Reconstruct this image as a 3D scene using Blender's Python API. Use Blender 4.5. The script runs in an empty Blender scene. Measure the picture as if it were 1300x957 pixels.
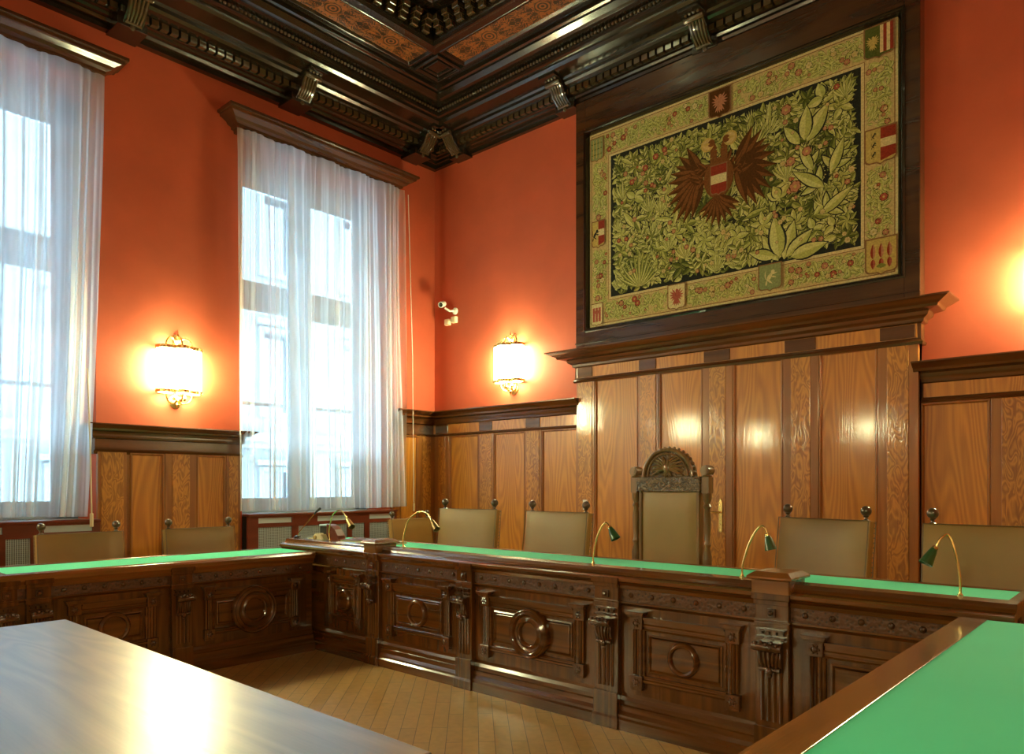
import bpy, bmesh, math, random
from mathutils import Vector, Matrix
PI = math.pi
rad = math.radians
scene = bpy.context.scene
col = scene.collection
random.seed(7)

# ------------------------------------------------------------------ mesh builder
class MB:
    def __init__(s):
        s.v = []; s.f = []; s.m = []
    def add(s, verts, faces, mi=0):
        b = len(s.v)
        s.v += [tuple(p) for p in verts]
        s.f += [tuple(i + b for i in f) for f in faces]
        s.m += [mi] * len(faces)
        return s
    def box(s, x0, x1, y0, y1, z0, z1, mi=0):
        v = [(x, y, z) for z in (z0, z1) for y in (y0, y1) for x in (x0, x1)]
        return s.add(v, [(0, 2, 3, 1), (4, 5, 7, 6), (0, 1, 5, 4), (2, 6, 7, 3), (0, 4, 6, 2), (1, 3, 7, 5)], mi)
    def lathe(s, prof, c=(0, 0, 0), axis='Z', seg=20, mi=0, cap=True, a0=0, a1=2 * PI):
        full = abs(a1 - a0 - 2 * PI) < 1e-6
        n = seg if full else seg + 1
        v = []
        for r, h in prof:
            for i in range(n):
                a = a0 + (a1 - a0) * i / seg
                p = (r * math.cos(a), r * math.sin(a), h)
                if axis == 'Y': p = (p[0], -p[2], p[1])      # height runs towards -Y
                elif axis == 'X': p = (p[2], p[0], p[1])
                v.append((c[0] + p[0], c[1] + p[1], c[2] + p[2]))
        f = []
        for k in range(len(prof) - 1):
            for i in range(seg):
                j = (i + 1) % n if full else i + 1
                f.append((k * n + i, k * n + j, (k + 1) * n + j, (k + 1) * n + i))
        if cap:
            f.append(tuple(range(n))[::-1]); f.append(tuple((len(prof) - 1) * n + i for i in range(n)))
        return s.add(v, f, mi)
    def tube(s, pts, r, seg=8, mi=0, cap=True, closed=False):
        P = [Vector(p) for p in pts]; n = len(P)
        rr = r if isinstance(r, (list, tuple)) else [r] * n
        v = []; up = None
        for i in range(n):
            if closed: t = P[(i + 1) % n] - P[i - 1]
            else: t = P[min(i + 1, n - 1)] - P[max(i - 1, 0)]
            t.normalize()
            if up is None:
                up = Vector((0, 0, 1)) if abs(t.z) < .9 else Vector((1, 0, 0))
            a = t.cross(up).normalized(); b = a.cross(t).normalized(); up = b
            for k in range(seg):
                q = P[i] + (a * math.cos(2 * PI * k / seg) + b * math.sin(2 * PI * k / seg)) * rr[i]
                v.append(q)
        f = []
        for i in range(n if closed else n - 1):
            j = (i + 1) % n
            for k in range(seg):
                l = (k + 1) % seg
                f.append((i * seg + k, i * seg + l, j * seg + l, j * seg + k))
        if cap and not closed:
            f.append(tuple(range(seg))[::-1]); f.append(tuple((n - 1) * seg + k for k in range(seg)))
        return s.add(v, f, mi)
    def sphere(s, c, r, seg=10, rings=6, sc=(1, 1, 1), mi=0):
        v = [(c[0], c[1], c[2] - r * sc[2])]
        for j in range(1, rings):
            t = -PI / 2 + PI * j / rings
            for i in range(seg):
                a = 2 * PI * i / seg
                v.append((c[0] + r * sc[0] * math.cos(t) * math.cos(a), c[1] + r * sc[1] * math.cos(t) * math.sin(a), c[2] + r * sc[2] * math.sin(t)))
        v.append((c[0], c[1], c[2] + r * sc[2]))
        f = [(0, 1 + (i + 1) % seg, 1 + i) for i in range(seg)]
        for j in range(rings - 2):
            for i in range(seg):
                k = (i + 1) % seg
                f.append((1 + j * seg + i, 1 + j * seg + k, 1 + (j + 1) * seg + k, 1 + (j + 1) * seg + i))
        t = len(v) - 1; b = 1 + (rings - 2) * seg
        f += [(t, b + i, b + (i + 1) % seg) for i in range(seg)]
        return s.add(v, f, mi)
    def sweep(s, path, prof, mi=0):
        """closed profile (d, z) swept along a plan path; d is measured to the right of travel"""
        P = [Vector(p) for p in path]; n = len(P); m = []
        for i in range(n):
            ns = []
            if i > 0: d = (P[i] - P[i - 1]).normalized(); ns.append(Vector((d.y, -d.x)))
            if i < n - 1: d = (P[i + 1] - P[i]).normalized(); ns.append(Vector((d.y, -d.x)))
            m.append(ns[0] if len(ns) == 1 else (ns[0] + ns[1]) / (1 + ns[0].dot(ns[1])))
        k = len(prof); v = []
        for i in range(n):
            for d, z in prof:
                q = P[i] + m[i] * d; v.append((q.x, q.y, z))
        f = []
        for i in range(n - 1):
            for j in range(k):
                l = (j + 1) % k
                f.append((i * k + j, i * k + l, (i + 1) * k + l, (i + 1) * k + j))
        f.append(tuple(range(k))[::-1]); f.append(tuple((n - 1) * k + j for j in range(k)))
        return s.add(v, f, mi)
    def frame(s, x0, x1, z0, z1, prof, y=0, mi=0):
        """rectangular moulding facing -Y: prof = (inward offset, height towards -Y), closed"""
        k = len(prof); v = []
        for cx, cz, sx, sz in ((x0, z0, 1, 1), (x1, z0, -1, 1), (x1, z1, -1, -1), (x0, z1, 1, -1)):
            for w, h in prof: v.append((cx + sx * w, y - h, cz + sz * w))
        f = []
        for i in range(4):
            j = (i + 1) % 4
            for a in range(k):
                b = (a + 1) % k
                f.append((i * k + a, i * k + b, j * k + b, j * k + a))
        return s.add(v, f, mi)
    def prism(s, poly, axis, a, b, mi=0):
        n = len(poly)
        def P(u, w, t): return {'X': (t, u, w), 'Y': (u, t, w), 'Z': (u, w, t)}[axis]
        v = [P(u, w, a) for u, w in poly] + [P(u, w, b) for u, w in poly]
        f = [tuple(range(n))[::-1], tuple(range(n, 2 * n))] + [(i, (i + 1) % n, (i + 1) % n + n, i + n) for i in range(n)]
        return s.add(v, f, mi)
    def move(s, M, start=0):
        for i in range(start, len(s.v)): s.v[i] = tuple(M @ Vector(s.v[i]))
        return s
    def build(s, name, mat, parent=None, smooth=False, bevel=0, flip=True, loc=None, rz=0):
        me = bpy.data.meshes.new(name)
        me.from_pydata(s.v, [], s.f)
        mats = mat if isinstance(mat, (list, tuple)) else [mat]
        for m in mats: me.materials.append(m)
        me.polygons.foreach_set('material_index', s.m)
        if flip:
            bm = bmesh.new(); bm.from_mesh(me); bmesh.ops.recalc_face_normals(bm, faces=bm.faces); bm.to_mesh(me); bm.free()
        if smooth:
            me.polygons.foreach_set('use_smooth', [True] * len(me.polygons))
        o = bpy.data.objects.new(name, me); col.objects.link(o)
        if smooth and smooth != 'all':
            me.set_sharp_from_angle(angle=rad(38))
        if bevel:
            b = o.modifiers.new('Bevel', 'BEVEL'); b.width = bevel; b.segments = 2; b.limit_method = 'ANGLE'
        if parent: o.parent = parent
        if loc: o.location = loc
        o.rotation_euler.z = rz
        return o

def tag(o, label=None, cat=None, group=None, kind=None):
    if label: o['label'] = label
    if cat: o['category'] = cat
    if group: o['group'] = group
    if kind: o['kind'] = kind
    return o
def empty(name, loc=(0, 0, 0), rz=0, **k):
    o = bpy.data.objects.new(name, None); col.objects.link(o)
    o.empty_display_size = .1
    o.location = loc; o.rotation_euler.z = rz
    return tag(o, **k)
def copy_tree(o, parent=None):
    c = o.copy(); col.objects.link(c)
    if parent: c.parent = parent
    for ch in [x for x in col.objects if x.parent == o]: copy_tree(ch, c)
    return c

# ------------------------------------------------------------------ materials
def newmat(name):
    m = bpy.data.materials.new(name); m.use_nodes = True
    nt = m.node_tree; b = nt.nodes['Principled BSDF']
    return m, nt, b
def N(nt, typ, **k):
    n = nt.nodes.new(typ)
    for a, v in k.items():
        if a.startswith('i_'):
            n.inputs[a[2:].replace('_', ' ')].default_value = v
        else: setattr(n, a, v)
    return n
def L(nt, a, b): nt.links.new(a, b)
def math_(nt, op, a, b=None):
    n = nt.nodes.new('ShaderNodeMath'); n.operation = op
    for i, x in enumerate((a, b)):
        if x is None: continue
        if isinstance(x, (int, float)): n.inputs[i].default_value = x
        else: L(nt, x, n.inputs[i])
    return n.outputs[0]
def ramp(nt, fac, stops):
    r = nt.nodes.new('ShaderNodeValToRGB'); e = r.color_ramp.elements
    while len(e) < len(stops): e.new(.5)
    for k, (p, c) in zip(e, stops): k.position = p; k.color = (*c, 1)
    L(nt, fac, r.inputs[0]); return r.outputs[0]
def plain(name, c, rough=.5, metal=0, bump=0, bs=60, coat=0, var=.0):
    m, nt, b = newmat(name)
    b.inputs['Base Color'].default_value = (*c, 1); b.inputs['Roughness'].default_value = rough
    b.inputs['Metallic'].default_value = metal; b.inputs['Coat Weight'].default_value = coat
    tc = N(nt, 'ShaderNodeTexCoord')
    if bump:
        n = N(nt, 'ShaderNodeTexNoise', i_Scale=bs, i_Detail=4.0); L(nt, tc.outputs['Object'], n.inputs['Vector'])
        bp = N(nt, 'ShaderNodeBump', i_Strength=bump, i_Distance=.01); L(nt, n.outputs[0], bp.inputs['Height']); L(nt, bp.outputs[0], b.inputs['Normal'])
    if var:
        n = N(nt, 'ShaderNodeTexNoise', i_Scale=2.2, i_Detail=5.0); L(nt, tc.outputs['Object'], n.inputs['Vector'])
        L(nt, ramp(nt, n.outputs[0], [(.3, tuple(x * (1 - var) for x in c)), (.7, tuple(min(1, x * (1 + var)) for x in c))]), b.inputs['Base Color'])
    return m
def wood(name, c1, c2, axis='Z', scale=5, stretch=.09, rings=7, dist=.6, rough=.28, coat=.3, bump=.15, pore=.35, crough=.1):
    m, nt, b = newmat(name)
    tc = N(nt, 'ShaderNodeTexCoord')
    def mp(sc, st):
        k = N(nt, 'ShaderNodeMapping'); v = [sc] * 3; v['XYZ'.index(axis)] = sc * st
        k.inputs['Scale'].default_value = v; L(nt, tc.outputs['Object'], k.inputs[0]); return k.outputs[0]
    n1 = N(nt, 'ShaderNodeTexNoise', i_Scale=1.0, i_Detail=1.5, i_Distortion=dist); L(nt, mp(scale, stretch), n1.inputs['Vector'])
    s = math_(nt, 'SINE', math_(nt, 'MULTIPLY', n1.outputs[0], rings * 6.283))
    s = math_(nt, 'ADD', math_(nt, 'MULTIPLY', s, .5), .5)
    n2 = N(nt, 'ShaderNodeTexNoise', i_Scale=1.0, i_Detail=3.0); L(nt, mp(140, .035), n2.inputs['Vector'])
    n3 = N(nt, 'ShaderNodeTexNoise', i_Scale=1.0, i_Detail=2.0); L(nt, mp(3, .25), n3.inputs['Vector'])
    f = math_(nt, 'ADD', math_(nt, 'MULTIPLY', s, .32), math_(nt, 'MULTIPLY', n2.outputs[0], pore))
    f = math_(nt, 'ADD', f, math_(nt, 'MULTIPLY', n3.outputs[0], .35))
    L(nt, ramp(nt, f, [(.2, c1), (.85, c2)]), b.inputs['Base Color'])
    b.inputs['Roughness'].default_value = rough
    b.inputs['Coat Weight'].default_value = coat; b.inputs['Coat Roughness'].default_value = crough
    bp = N(nt, 'ShaderNodeBump', i_Strength=bump, i_Distance=.004); L(nt, f, bp.inputs['Height'])
    L(nt, bp.outputs[0], b.inputs['Normal']); L(nt, bp.outputs[0], b.inputs['Coat Normal'])
    return m
M = {}
M['panel'] = wood('panel_oak', (.37, .120, .013), (.64, .255, .028), 'Z', 2.6, .13, 24, .35, rough=.42, coat=.55, bump=.07, crough=.10)
M['figured'] = wood('figured_oak', (.21, .060, .007), (.66, .27, .032), 'Z', 13, .38, 8, .7, rough=.42, coat=.55, bump=.16, crough=.10)
M['stile'] = wood('stile_oak', (.22, .066, .009), (.40, .14, .018), 'Z', 6, .06, 5, .3, rough=.42, coat=.5)
M['shelf_x'] = wood('moulding_oak_x', (.065, .021, .006), (.15, .05, .013), 'X', 6, .06, 4, .3, rough=.22, coat=.5)
M['shelf_y'] = wood('moulding_oak_y', (.065, .021, .006), (.15, .05, .013), 'Y', 6, .06, 4, .3, rough=.22, coat=.5)
M['bench_x'] = wood('bench_walnut_x', (.055, .016, .002), (.15, .048, .006), 'X', 7, .07, 5, .4, rough=.24, coat=.5)
M['bench_z'] = wood('bench_walnut_z', (.05, .014, .002), (.135, .042, .005), 'Z', 8, .07, 5, .4, rough=.24, coat=.5)
M['bench_top'] = wood('bench_top_walnut', (.12, .038, .006), (.25, .085, .014), 'X', 7, .07, 5, .4, rough=.24, coat=.5)
M['carve'] = wood('carved_walnut', (.035, .011, .003), (.10, .034, .009), 'Z', 9, .2, 4, .4, rough=.22, coat=.6)
M['ebony_x'] = wood('ceiling_dark_x', (.008, .005, .002), (.022, .012, .005), 'X', 6, .06, 4, .3, rough=.2, coat=.6)
M['ebony'] = plain('ceiling_dark', (.014, .008, .004), .22, coat=.6, bump=.05, bs=30, var=.3)
M['ebony_highlit'] = plain('ceiling_dark_highlit', (.06, .036, .014), .2, coat=.8)  # dark ceiling wood lightened: highlights on beads and carving put into the colour
M['framewood'] = wood('frame_wood', (.035, .012, .005), (.085, .03, .009), 'X', 4, .12, 4, .6, rough=.25, coat=.5)
M['mahog'] = wood('mahogany', (.10, .016, .007), (.17, .03, .012), 'X', 5, .07, 4, .3, rough=.3, coat=.4)
M['chairwood'] = wood('chair_walnut', (.11, .05, .016), (.26, .13, .045), 'Z', 9, .1, 4, .4, rough=.3, coat=.4)
M['table_w'] = wood('table_oak', (.055, .025, .009), (.20, .115, .05), 'X', 3.0, .16, 14, .6, rough=.42, coat=.75, bump=.12, crough=.30)
M['brass'] = plain('brass', (.80, .60, .24), .25, 1, bump=.05)
M['oldbrass'] = plain('old_brass', (.45, .30, .12), .4, 1, bump=.1)
M['iron'] = plain('dark_finial', (.09, .055, .03), .28, .3, coat=.5)
M['steel'] = plain('grille_steel', (.50, .60, .66), .4, .3)
M['white'] = plain('white_plastic', (.75, .72, .62), .45)
M['cream'] = plain('cream_plastic', (.72, .62, .40), .45)
M['lens'] = plain('black_glass', (.01, .01, .012), .1, coat=1)
M['greenmetal'] = plain('green_shade', (.022, .075, .02), .3, coat=.5)
M['blackmetal'] = plain('black_plastic', (.012, .01, .01), .4)
M['leather'] = plain('olive_leather', (.27, .145, .034), .42, bump=.12, bs=240, var=.14)
M['leatherdark'] = plain('leather_edge', (.17, .10, .04), .45, bump=.1, bs=200)
M['baize'] = plain('green_baize', (.035, .60, .30), .85, bump=.25, bs=500, var=.04)
for _n in M['baize'].node_tree.nodes:
    if _n.type == 'BSDF_PRINCIPLED':
        _n.inputs['Sheen Weight'].default_value = .3; _n.inputs['Sheen Roughness'].default_value = .4; _n.inputs['Sheen Tint'].default_value = (.45, 1, .75, 1)
M['paper'] = plain('tan_paper', (.55, .42, .25), .7)
M['winpaint'] = plain('window_paint', (.50, .56, .60), .45)
M['stone'] = plain('facade_stone', (.10, .10, .09), .9, bump=.2, bs=3, var=.06)
M['wall'] = plain('red_plaster', (.48, .080, .028), .75, bump=.10, bs=14, var=.09)
M['inkdark'] = plain('dark_backing', (.02, .015, .012), .7)
def parquet():
    m, nt, b = newmat('oak_parquet'); tc = N(nt, 'ShaderNodeTexCoord')
    k = N(nt, 'ShaderNodeMapping'); k.inputs['Rotation'].default_value = (0, 0, rad(45)); L(nt, tc.outputs['Object'], k.inputs[0])
    br = N(nt, 'ShaderNodeTexBrick', i_Scale=1.0); br.offset = .5
    br.inputs['Brick Width'].default_value = .5; br.inputs['Row Height'].default_value = .09; br.inputs['Mortar Size'].default_value = .002
    br.inputs['Color1'].default_value = (.56, .30, .085, 1); br.inputs['Color2'].default_value = (.66, .38, .12, 1); br.inputs['Mortar'].default_value = (.12, .05, .02, 1)
    L(nt, k.outputs[0], br.inputs['Vector'])
    n = N(nt, 'ShaderNodeTexNoise', i_Scale=20.0, i_Detail=4.0); L(nt, k.outputs[0], n.inputs['Vector'])
    mx = N(nt, 'ShaderNodeMix', data_type='RGBA', blend_type='MULTIPLY'); mx.inputs[0].default_value = .5
    L(nt, br.outputs[0], mx.inputs[6]); L(nt, ramp(nt, n.outputs[0], [(.3, (.6, .55, .5)), (.7, (1, 1, 1))]), mx.inputs[7])
    L(nt, mx.outputs[2], b.inputs['Base Color']); b.inputs['Roughness'].default_value = .35; b.inputs['Coat Weight'].default_value = .7; b.inputs['Coat Roughness'].default_value = .3
    return m
M['parquet'] = parquet()
def inlay(name, axis):
    """carved and inlaid ceiling panel: dark scrolls and medallions on an orange ground; local panel is centred on the axis"""
    m, nt, b = newmat(name); tc = N(nt, 'ShaderNodeTexCoord')
    sep = N(nt, 'ShaderNodeSeparateXYZ'); L(nt, tc.outputs['Object'], sep.inputs[0])
    u = sep.outputs['X' if axis == 'X' else 'Y']; w = sep.outputs['Y' if axis == 'X' else 'X']
    aw = math_(nt, 'ABSOLUTE', w)
    pu = math_(nt, 'PINGPONG', u, .36)
    cb = N(nt, 'ShaderNodeCombineXYZ'); L(nt, pu, cb.inputs[0]); L(nt, aw, cb.inputs[1])
    n = N(nt, 'ShaderNodeTexNoise', i_Scale=10.0, i_Detail=1.0, i_Distortion=2.6); L(nt, cb.outputs[0], n.inputs['Vector'])
    sc = math_(nt, 'SINE', math_(nt, 'MULTIPLY', n.outputs[0], 26.0))
    scroll = math_(nt, 'GREATER_THAN', sc, .15)
    dd = math_(nt, 'SQRT', math_(nt, 'ADD', math_(nt, 'POWER', pu, 2), math_(nt, 'POWER', aw, 2)))
    ring = math_(nt, 'GREATER_THAN', math_(nt, 'SINE', math_(nt, 'MULTIPLY', dd, 170.0)), .0)
    inside = math_(nt, 'LESS_THAN', dd, .085)
    mx = N(nt, 'ShaderNodeMix'); L(nt, inside, mx.inputs[0]); L(nt, scroll, mx.inputs[2]); L(nt, ring, mx.inputs[3])
    L(nt, ramp(nt, mx.outputs[0], [(0, (.27, .085, .018)), (1, (.022, .010, .004))]), b.inputs['Base Color'])
    b.inputs['Roughness'].default_value = .35; b.inputs['Coat Weight'].default_value = .3
    bp = N(nt, 'ShaderNodeBump', i_Strength=.5, i_Distance=.006); L(nt, mx.outputs[0], bp.inputs['Height']); L(nt, bp.outputs[0], b.inputs['Normal'])
    return m
M['inlay_x'] = inlay('inlaid_panel_x', 'X'); M['inlay_y'] = inlay('inlaid_panel_y', 'Y')
def friezemat():
    m, nt, b = newmat('pierced_frieze'); tc = N(nt, 'ShaderNodeTexCoord')
    v = N(nt, 'ShaderNodeTexVoronoi', i_Scale=55.0); L(nt, tc.outputs['Object'], v.inputs['Vector'])
    L(nt, ramp(nt, v.outputs['Distance'], [(.12, (.015, .005, .001)), (.4, (.085, .026, .003))]), b.inputs['Base Color'])
    b.inputs['Roughness'].default_value = .45; b.inputs['Coat Weight'].default_value = .1
    bp = N(nt, 'ShaderNodeBump', i_Strength=.6, i_Distance=.005); L(nt, v.outputs['Distance'], bp.inputs['Height']); L(nt, bp.outputs[0], b.inputs['Normal'])
    return m
M['frieze'] = friezemat()
def carvemat():
    m, nt, b = newmat('relief_carving'); tc = N(nt, 'ShaderNodeTexCoord')
    n = N(nt, 'ShaderNodeTexNoise', i_Scale=26.0, i_Detail=1.5, i_Distortion=2.5); L(nt, tc.outputs['Object'], n.inputs['Vector'])
    L(nt, ramp(nt, n.outputs[0], [(.4, (.05, .022, .008)), (.62, (.19, .095, .036))]), b.inputs['Base Color'])
    b.inputs['Roughness'].default_value = .32; b.inputs['Coat Weight'].default_value = .4
    bp = N(nt, 'ShaderNodeBump', i_Strength=1.0, i_Distance=.012); L(nt, n.outputs[0], bp.inputs['Height']); L(nt, bp.outputs[0], b.inputs['Normal'])
    return m
M['relief'] = carvemat()
def sheer():
    m, nt, b = newmat('sheer_voile'); nt.nodes.remove(b); out = nt.nodes['Material Output']
    tr = N(nt, 'ShaderNodeBsdfTransparent'); tr.inputs[0].default_value = (.97, .98, 1, 1)
    tl = N(nt, 'ShaderNodeBsdfTranslucent'); tl.inputs[0].default_value = (.90, .94, .98, 1)
    df = N(nt, 'ShaderNodeBsdfDiffuse'); df.inputs[0].default_value = (.86, .88, .90, 1)
    lw = N(nt, 'ShaderNodeLayerWeight', i_Blend=.45)
    a = N(nt, 'ShaderNodeMixShader'); a.inputs[0].default_value = .25
    L(nt, tl.outputs[0], a.inputs[1]); L(nt, df.outputs[0], a.inputs[2])
    fac = math_(nt, 'ADD', math_(nt, 'MULTIPLY', lw.outputs['Facing'], .7), .58)
    fac = math_(nt, 'MINIMUM', fac, .97)
    c = N(nt, 'ShaderNodeMixShader'); L(nt, fac, c.inputs[0]); L(nt, tr.outputs[0], c.inputs[1]); L(nt, a.outputs[0], c.inputs[2])
    L(nt, c.outputs[0], out.inputs[0]); return m
M['sheer'] = sheer()
def glass():
    m, nt, b = newmat('window_glass'); nt.nodes.remove(b); out = nt.nodes['Material Output']
    tr = N(nt, 'ShaderNodeBsdfTransparent'); tr.inputs[0].default_value = (.93, .97, 1, 1)
    gl = N(nt, 'ShaderNodeBsdfGlossy'); gl.inputs['Roughness'].default_value = .02
    fr = N(nt, 'ShaderNodeFresnel', i_IOR=1.45); c = N(nt, 'ShaderNodeMixShader')
    L(nt, fr.outputs[0], c.inputs[0]); L(nt, tr.outputs[0], c.inputs[1]); L(nt, gl.outputs[0], c.inputs[2]); L(nt, c.outputs[0], out.inputs[0]); return m
M['glass'] = glass()
LAMP = 38.0
def shade():
    m, nt, b = newmat('lit_shade')
    b.inputs['Base Color'].default_value = (.9, .9, .85, 1)
    b.inputs['Emission Color'].default_value = (.93, 1, .54, 1); b.inputs['Emission Strength'].default_value = LAMP
    return m
M['shade'] = shade()

# ------------------------------------------------------------------ room constants
RX, RY, CZ = 8.2, -14.0, 6.7
GL = -.5                                            # plane of the window glass
openings = [(-2.72, -.75), (-6.10, -4.13), (-9.48, -7.51), (-12.86, -10.89)]   # y-ranges of the four windows
Z0W, Z1W = 1.10, 5.06

# ------------------------------------------------------------------ room shell
tag(MB().box(0, RX, RY, 0, -.1, 0).build('floor', M['parquet']), kind='structure')
tag(MB().box(1.32, 7.4, -2.38, -.0, 0, .17).build('floor', M['parquet']), kind='structure')
tag(MB().box(-.7, RX + .2, RY - .2, .2, CZ, CZ + .15).build('ceiling', M['ebony']), kind='structure')
tag(MB().box(-.7, RX + .2, 0, .2, 0, CZ).build('wall_back', M['wall']), kind='structure')
tag(MB().box(RX, RX + .2, RY - .2, 0, 0, CZ).build('wall_right', M['wall']), kind='structure')
tag(MB().box(-.7, RX, RY - .2, RY, 0, CZ).build('wall_front', M['wall']), kind='structure')
w = MB()
edges = [0.0]
for a, b_ in openings: edges += [b_, a]
edges.append(RY)
for i in range(0, len(edges), 2): w.box(-.7, 0, edges[i + 1], edges[i], 0, CZ)
for a, b_ in openings:
    w.box(-.7, 0, a, b_, 0, Z0W - .02); w.box(-.7, 0, a, b_, Z1W, CZ)
tag(w.build('wall_left', M['wall']), kind='structure')

for n_, (a, b_) in enumerate(openings, 1):
    root = empty('window_%d' % n_, (GL, (a + b_) / 2, Z0W), kind='structure')
    h = (b_ - a) / 2; H = Z1W - Z0W
    f = MB()
    for s in (-1, 1): f.box(-.06, .04, s * h - (.2 if s > 0 else 0), s * h + (0 if s > 0 else .2), 0, H)
    f.box(-.06, .04, -h, h, H - .26, H); f.box(-.06, .04, -h, h, 0, .14); f.box(-.07, .06, -h, h, 2.33, 2.60)
    f.build('window_frame', M['winpaint'], root, bevel=.008)
    MB().box(-.05, .05, -.11, .11, .1, H - .2).build('mullion', M['winpaint'], root, bevel=.01)
    for s in (-1, 1):
        y0, y1 = (.10, h - .18) if s > 0 else (-h + .18, -.10)
        for z0, z1, bar in ((.12, 2.34, 1.24), (2.58, H - .24, None)):
            g = MB(); wd = .045
            g.box(-.03, .03, y0, y0 + wd, z0, z1).box(-.03, .03, y1 - wd, y1, z0, z1).box(-.03, .03, y0, y1, z0, z0 + wd).box(-.03, .03, y0, y1, z1 - wd, z1)
            if bar: g.box(-.02, .02, y0, y1, bar - .02, bar + .02)
            sash = g.build('sash', M['winpaint'], root, bevel=.004)
            MB().box(-.003, .003, y0 + .02, y1 - .02, z0 + .02, z1 - .02).build('pane', M['glass'], sash)
    MB().box(-.03, .50, -h, h, -.03, 0).build('window_sill', M['winpaint'], root, bevel=.008)

# ---- panelling on the walls
FR = [(0, 0), (0, .012), (.006, .02), (.014, .02), (.024, .008), (.024, 0)]
def panelling(root, layout, zt, y0, z0=0.0, top=None):
    """layout = [(s0, s1, kind)], front face towards -Y at depth y0 (negative = proud of the wall)"""
    for s0, s1, k in layout:
        if k == 'p':
            m = MB().box(s0, s1, y0 + .012, 0.002, z0 + .22, zt)
            m.build('wall_panel', M['panel'], root)
            MB().frame(s0, s1, z0 + .22, zt, FR, y0 + .012).build('panel_moulding', M['stile'], root)
            MB().box(s0, s1, y0 - .002, 0.002, z0, z0 + .22).build('bottom_rail', M['stile'], root, bevel=.004)
        else:
            MB().box(s0, s1, y0 - .008, 0.002, z0, zt).build('stile', M['stile'], root, bevel=.004)
            wd = .028 if (s1 - s0) < .27 else .07
            if s1 - s0 > .1:
                MB().box(s0 + wd, s1 - wd, y0 - .014, y0, z0 + .22, zt - .004).build('figured_inlay', M['figured'], root, bevel=.004)
def shelfprof(z0, z1, p, off=0):
    H = z1 - z0
    return [(off - .02, z0), (off + .028, z0), (off + .036, z0 + .02 * 1), (off + .022, z0 + .035), (off + .018, z0 + .05), (off + .018, z0 + H * .50), (off + .04, z0 + H * .53),
            (off + .045, z0 + H * .60), (off + .3 * p, z0 + H * .66), (off + .34 * p, z0 + H * .74), (off + .62 * p, z0 + H * .78), (off + .66 * p, z0 + H * .84),
            (off + .82 * p, z0 + H * .90), (off + .96 * p, z0 + H * .96), (off + p, z0 + H * .965), (off + p, z1), (off - .02, z1)]
# back wall, left of the judge's centre (with the short return on the window wall)
t1 = empty('trim_1', kind='structure')
lay = [(0.02, .05, 'r'), (.05, .324, 's'), (.324, .854, 'p'), (.854, 1.111, 's'), (1.111, 1.621, 'p'), (1.621, 1.874, 's'), (1.874, 2.39, 'p'), (2.39, 2.43, 'r')]
panelling(t1, lay, 2.05, -.035)
MB().sweep([(0, -.74), (0, 0), (2.46, 0)], shelfprof(2.03, 2.365, .19)).build('shelf_moulding', M['shelf_x'], t1)
for s0, s1, k in lay:
    if k == 's': MB().box(s0 + .02, s1 - .02, -.05, 0, 2.085, 2.195).build('frieze_block', M['shelf_x'], t1, bevel=.004)
MB().box(.02, 2.43, -.040, 0, 2.082, 2.198).build('frieze_board', M['panel'], t1)
t2 = empty('trim_2', (0, -.74, 0), PI / 2, kind='structure')
panelling(t2, [(0.0, .12, 's'), (.12, .42, 'p'), (.42, .70, 's')], 2.05, -.035)
# back wall, projecting centre
t3 = empty('trim_3', kind='structure')
MB().box(2.43, 5.80, -.07, 0.002, 0.0, 2.84).build('centre_backing', M['stile'], t3)
lay = [(2.43, 2.67, 's'), (2.67, 3.215, 'p'), (3.215, 3.455, 's'), (3.455, 3.938, 'p'), (3.938, 4.243, 's'), (4.243, 4.718, 'p'), (4.718, 5.027, 's'), (5.027, 5.50, 'p'), (5.50, 5.80, 's')]
panelling(t3, lay, 2.55, -.10)
MB().sweep([(2.43, 0), (2.43, -.09), (5.80, -.09), (5.80, 0)], shelfprof(2.53, 2.86, .26)).build('shelf_moulding', M['shelf_x'], t3)
for s0, s1, k in lay:
    if k == 's': MB().box(s0 + .02, s1 - .02, -.125, -.09, 2.585, 2.690).build('frieze_block', M['shelf_x'], t3, bevel=.004)
MB().box(2.44, 5.79, -.116, -.09, 2.583, 2.693).build('frieze_board', M['panel'], t3)
# back wall, right
t4 = empty('trim_4', kind='structure')
lay = [(5.80, 6.274, 'p'), (6.274, 6.62, 's'), (6.62, 7.15, 'p'), (7.15, 7.45, 's'), (7.45, 8.0, 'p'), (8.0, 8.2, 's')]
panelling(t4, lay, 2.07, -.035)
MB().sweep([(5.765, 0), (RX, 0)], shelfprof(2.06, 2.385, .2)).build('shelf_moulding', M['shelf_x'], t4)
MB().box(5.82, RX, -.040, 0, 2.112, 2.222).build('frieze_board', M['panel'], t4)
# piers between the windows
for k, (ya, yb) in enumerate([(-4.13, -2.755), (-7.51, -6.10), (-10.89, -9.48)]):
    t = empty('trim_%d' % (5 + k), (0, ya, 0), PI / 2, kind='structure')
    Lp = yb - ya
    panelling(t, [(0.0, .25, 's'), (.28, .60, 'p'), (.60, .91, 's'), (.91, 1.22, 'p'), (1.22, Lp, 's')], 1.72, -.03)
    MB().box(.25, .28, -.025, 0, 0, 1.72).build('stile', M['stile'], t)
    MB().sweep([(0, .3), (0, 0), (Lp, 0), (Lp, .3)], shelfprof(1.70, 1.975, .15)).build('shelf_moulding', M['shelf_x'], t)
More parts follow.
